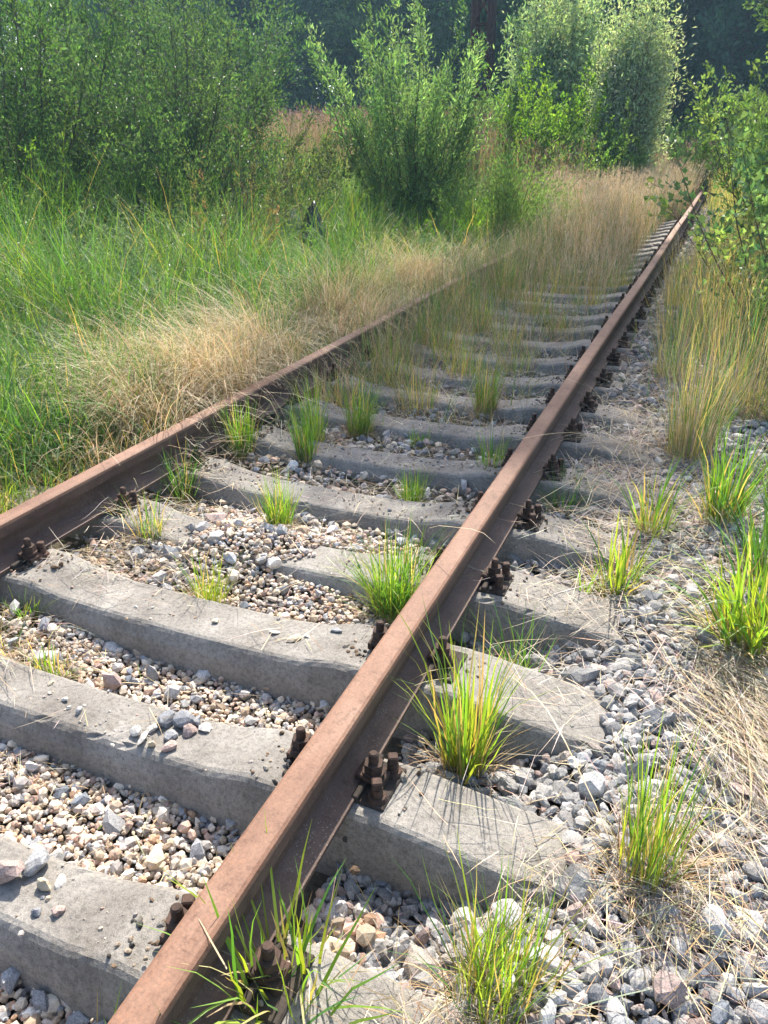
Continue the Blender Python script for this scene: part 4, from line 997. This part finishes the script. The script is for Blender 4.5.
shrub('dark_bush', .55, 19.5, 'dark spiky bush where the track disappears', 'shrub', 40, 2.0, 1.5, .04, 26, .5, 9, .07, .2, ((.05, .11, .035), (.09, .16, .05)), (1, 1), seed=46, splay=.45, stem_r=.014, tip=20)
shrub('dark_bush', 1.7, 21.5, 'low dark bush right of the spiky one, before the wood', 'shrub', 36, 1.7, 1.5, .04, 22, .5, 9, .08, .4, DARKG, (1, 1, 1), seed=47, splay=.55, stem_r=.014)
shrub('dark_bush', -4.6, 15.5, 'dark green bush at the foot of the tall willow, below the rusty mast', 'shrub', 30, 1.5, 1.3, .04, 22, .45, 9, .065, .4, MIDG, (1, 1, 1), seed=48, splay=.5, stem_r=.012)

# the dark wood
WG = 'trees of the dark wood in the background'
WOODC = ((.045, .11, .06), (.065, .15, .07), (.09, .19, .08))
def wt(x, y, h, r_, lf, sd, up, cc):
    return shrub('wood_tree', x, y, 'tall dark tree of the wood across the background', 'tree', 84, 0, r_, .02, 34, 1.3, 9, lf, .6, cc, (1, 1), up, seed=sd, stem_r=.08, trunk=(h, .2), group=WG, clump=.16, show_twigs=False)
wa = wt(-17, 32, 9.5, 3.4, .24, 51, .15, ((.05, .12, .07), (.07, .15, .08))); wb = wt(-12.2, 33.5, 8.8, 3.0, .21, 52, .45, ((.10, .19, .09), (.13, .22, .10))); wc = wt(-7.6, 32.5, 9.0, 3.2, .23, 53, .7, ((.07, .16, .06), (.09, .18, .08)))
wsp = [(-23, 28), (-20, 33), (-14.5, 33), (-9.8, 33.5), (-5.2, 32), (-3.4, 28.2), (.6, 30.5), (4.6, 29), (8.6, 31), (2.4, 35), (-1.8, 35), (7, 36), (12, 29), (-28, 31), (-25.5, 36), (-7, 38), (-16.5, 38)]
for i, (x, y) in enumerate(wsp):
    y += 4.5; clone((wa, wb, wc)[i % 3], (x, y, float(gz(x, y))), i * 1.3, 1.0 + .12 * math.sin(i * 2.1), 'tall dark tree of the wood across the background')
def far_wood():
    r = np.random.default_rng(88); n = 190000
    x = r.uniform(-52, 30, n); y = r.uniform(44, 55, n); t = 9 + 4 * vnoise(x, y * .5, 3.5)
    z = gz(x, y) + t * r.random(n) ** .9
    k = vnoise(x + y * .3, z + y * .2, 1.9) > .40; x, y, z = x[k], y[k], z[k]; n = len(x)
    C = pick(WOODC, (1, 1, 1), n, r, .25)
    V, F, Cc = leaves(np.stack([x, y, z], 1), r.normal(size=(n, 3)), .36 * r.uniform(.6, 1.3, n), .7, C, r)
    tag(mesh_np('far_wood', V, F, M_LEAF, col=Cc), 'dense dark wood closing the background', 'wood', kind='stuff')
far_wood()
# unseen birches added beyond the bushes, crowns sized to shade the middle of the track
for i, (x, y, h, lab) in enumerate([(-4.0, 22.6, 21.0, 'unseen tall birch added for its shade behind the pale willows, crown above the picture'),
                                    (-3.6, 25.0, 21.5, 'second unseen tall birch added for its shade further back, crown above the picture')]):
    shrub('shade_birch', x, y, lab, 'tree', 40, 0, 1.8, .80, 24, .8, 8, .12, .7, ((.08, .14, .05), (.10, .17, .06)), (1, 1), .5, seed=61 + i, stem_r=.04, trunk=(h, .11), clump=.06, show_twigs=False)

# ------------------------------------------------------------------ lattice mast and sack
def bar(bm, a, b, wd):
    a = Vector(a); b = Vector(b); d = (b - a); q = d.to_track_quat('Z', 'Y').to_matrix(); m = (a + b) / 2
    add_box(bm, m.x, m.y, m.z, wd, wd, d.length, q)
mz = float(gz(-5.0, 22))
me_ = empty('lattice_mast', (-4.85, 21, mz), 'rusty lattice steel mast standing before the dark wood', 'mast')
hb = .22
for sx, sy in ((-1, -1), (1, -1), (1, 1), (-1, 1)):
    bm = bmesh.new(); bar(bm, (sx * hb, sy * hb, 0), (sx * hb * .8, sy * hb * .8, 8.5), .075); bm_obj('leg', bm, M_MAST, me_)
bm = bmesh.new()
for k in range(14):
    z0, z1 = k * .6, (k + 1) * .6; q0 = hb * (1 - .2 * z0 / 8.5); q1 = hb * (1 - .2 * z1 / 8.5)
    for (sx, sy), (tx, ty) in (((-1, -1), (1, -1)), ((1, -1), (1, 1)), ((1, 1), (-1, 1)), ((-1, 1), (-1, -1))):
        bar(bm, (sx * q0, sy * q0, z0), (tx * q1, ty * q1, z1), .035)
        bar(bm, (sx * q0, sy * q0, z0), (tx * q0, ty * q0, z0), .035)
bm_obj('bracing', bm, M_MAST, me_)

def sack():
    V0, F0 = ICO[3]; r = np.random.default_rng(77)
    v = V0.copy(); n = np.zeros(len(v))
    for _ in range(14):
        k = r.normal(size=3); k /= np.linalg.norm(k); n += np.abs(np.sin(v @ k * r.uniform(3, 7) + r.uniform(0, 6))) * .05
    v = v * (1 - n[:, None]); v[:, 0] *= .2; v[:, 1] *= .18; v[:, 2] *= .27
    top = v[:, 2] > .1; f = np.clip((v[:, 2] - .1) / .15, 0, 1); v[:, 0] *= 1 - .75 * f; v[:, 1] *= 1 - .75 * f; v[:, 2] += f * .08
    m, nt, b = new_mat('black_plastic'); b.inputs['Base Color'].default_value = (.012, .012, .018, 1); b.inputs['Roughness'].default_value = .35
    v[:, 2] -= v[:, 2].min()
    tag(mesh_np('rubbish_sack', v * np.array([1.5, 1.5, 2.1]), F0, m, loc=(-2.95, 8.2, float(gz(-2.95, 8.2)) - .03), smooth=True), 'black plastic sack half hidden in the grass left of the tall willow', 'sack')
sack()
t_ = TA2[3] * np.array([.17, .17, .33]); t_[:, 2] -= t_[:, 2].min()
tag(mesh_np('boulder', t_, FA2, M_GRANITE, col=np.tile((.4, .4, .42), (len(t_), 1)), loc=(-3.5, 8.7, float(gz(-3.5, 8.7)) - .03)), 'pale grey lump beside the black sack in the grass', 'stone')

# ------------------------------------------------------------------ haze: one closed box of thin air round everything
def haze():
    bm = bmesh.new(); add_box(bm, 0, 420, 11, 1400, 1500, 28)
    m = D.materials.new('thin_haze'); m.use_nodes = True; nt = m.node_tree; nt.nodes.clear()
    out = nd(nt, 'ShaderNodeOutputMaterial'); v = nd(nt, 'ShaderNodeVolumePrincipled')
    v.inputs['Color'].default_value = (.45, .74, 1, 1); v.inputs['Density'].default_value = HAZE; v.inputs['Anisotropy'].default_value = .35
    nt.links.new(v.outputs[0], out.inputs['Volume'])
    bm_obj('haze', bm, m)
    tag(D.objects['haze'], 'thin bluish haze over the far trees', 'haze', kind='stuff')
HAZE = .0013
haze()
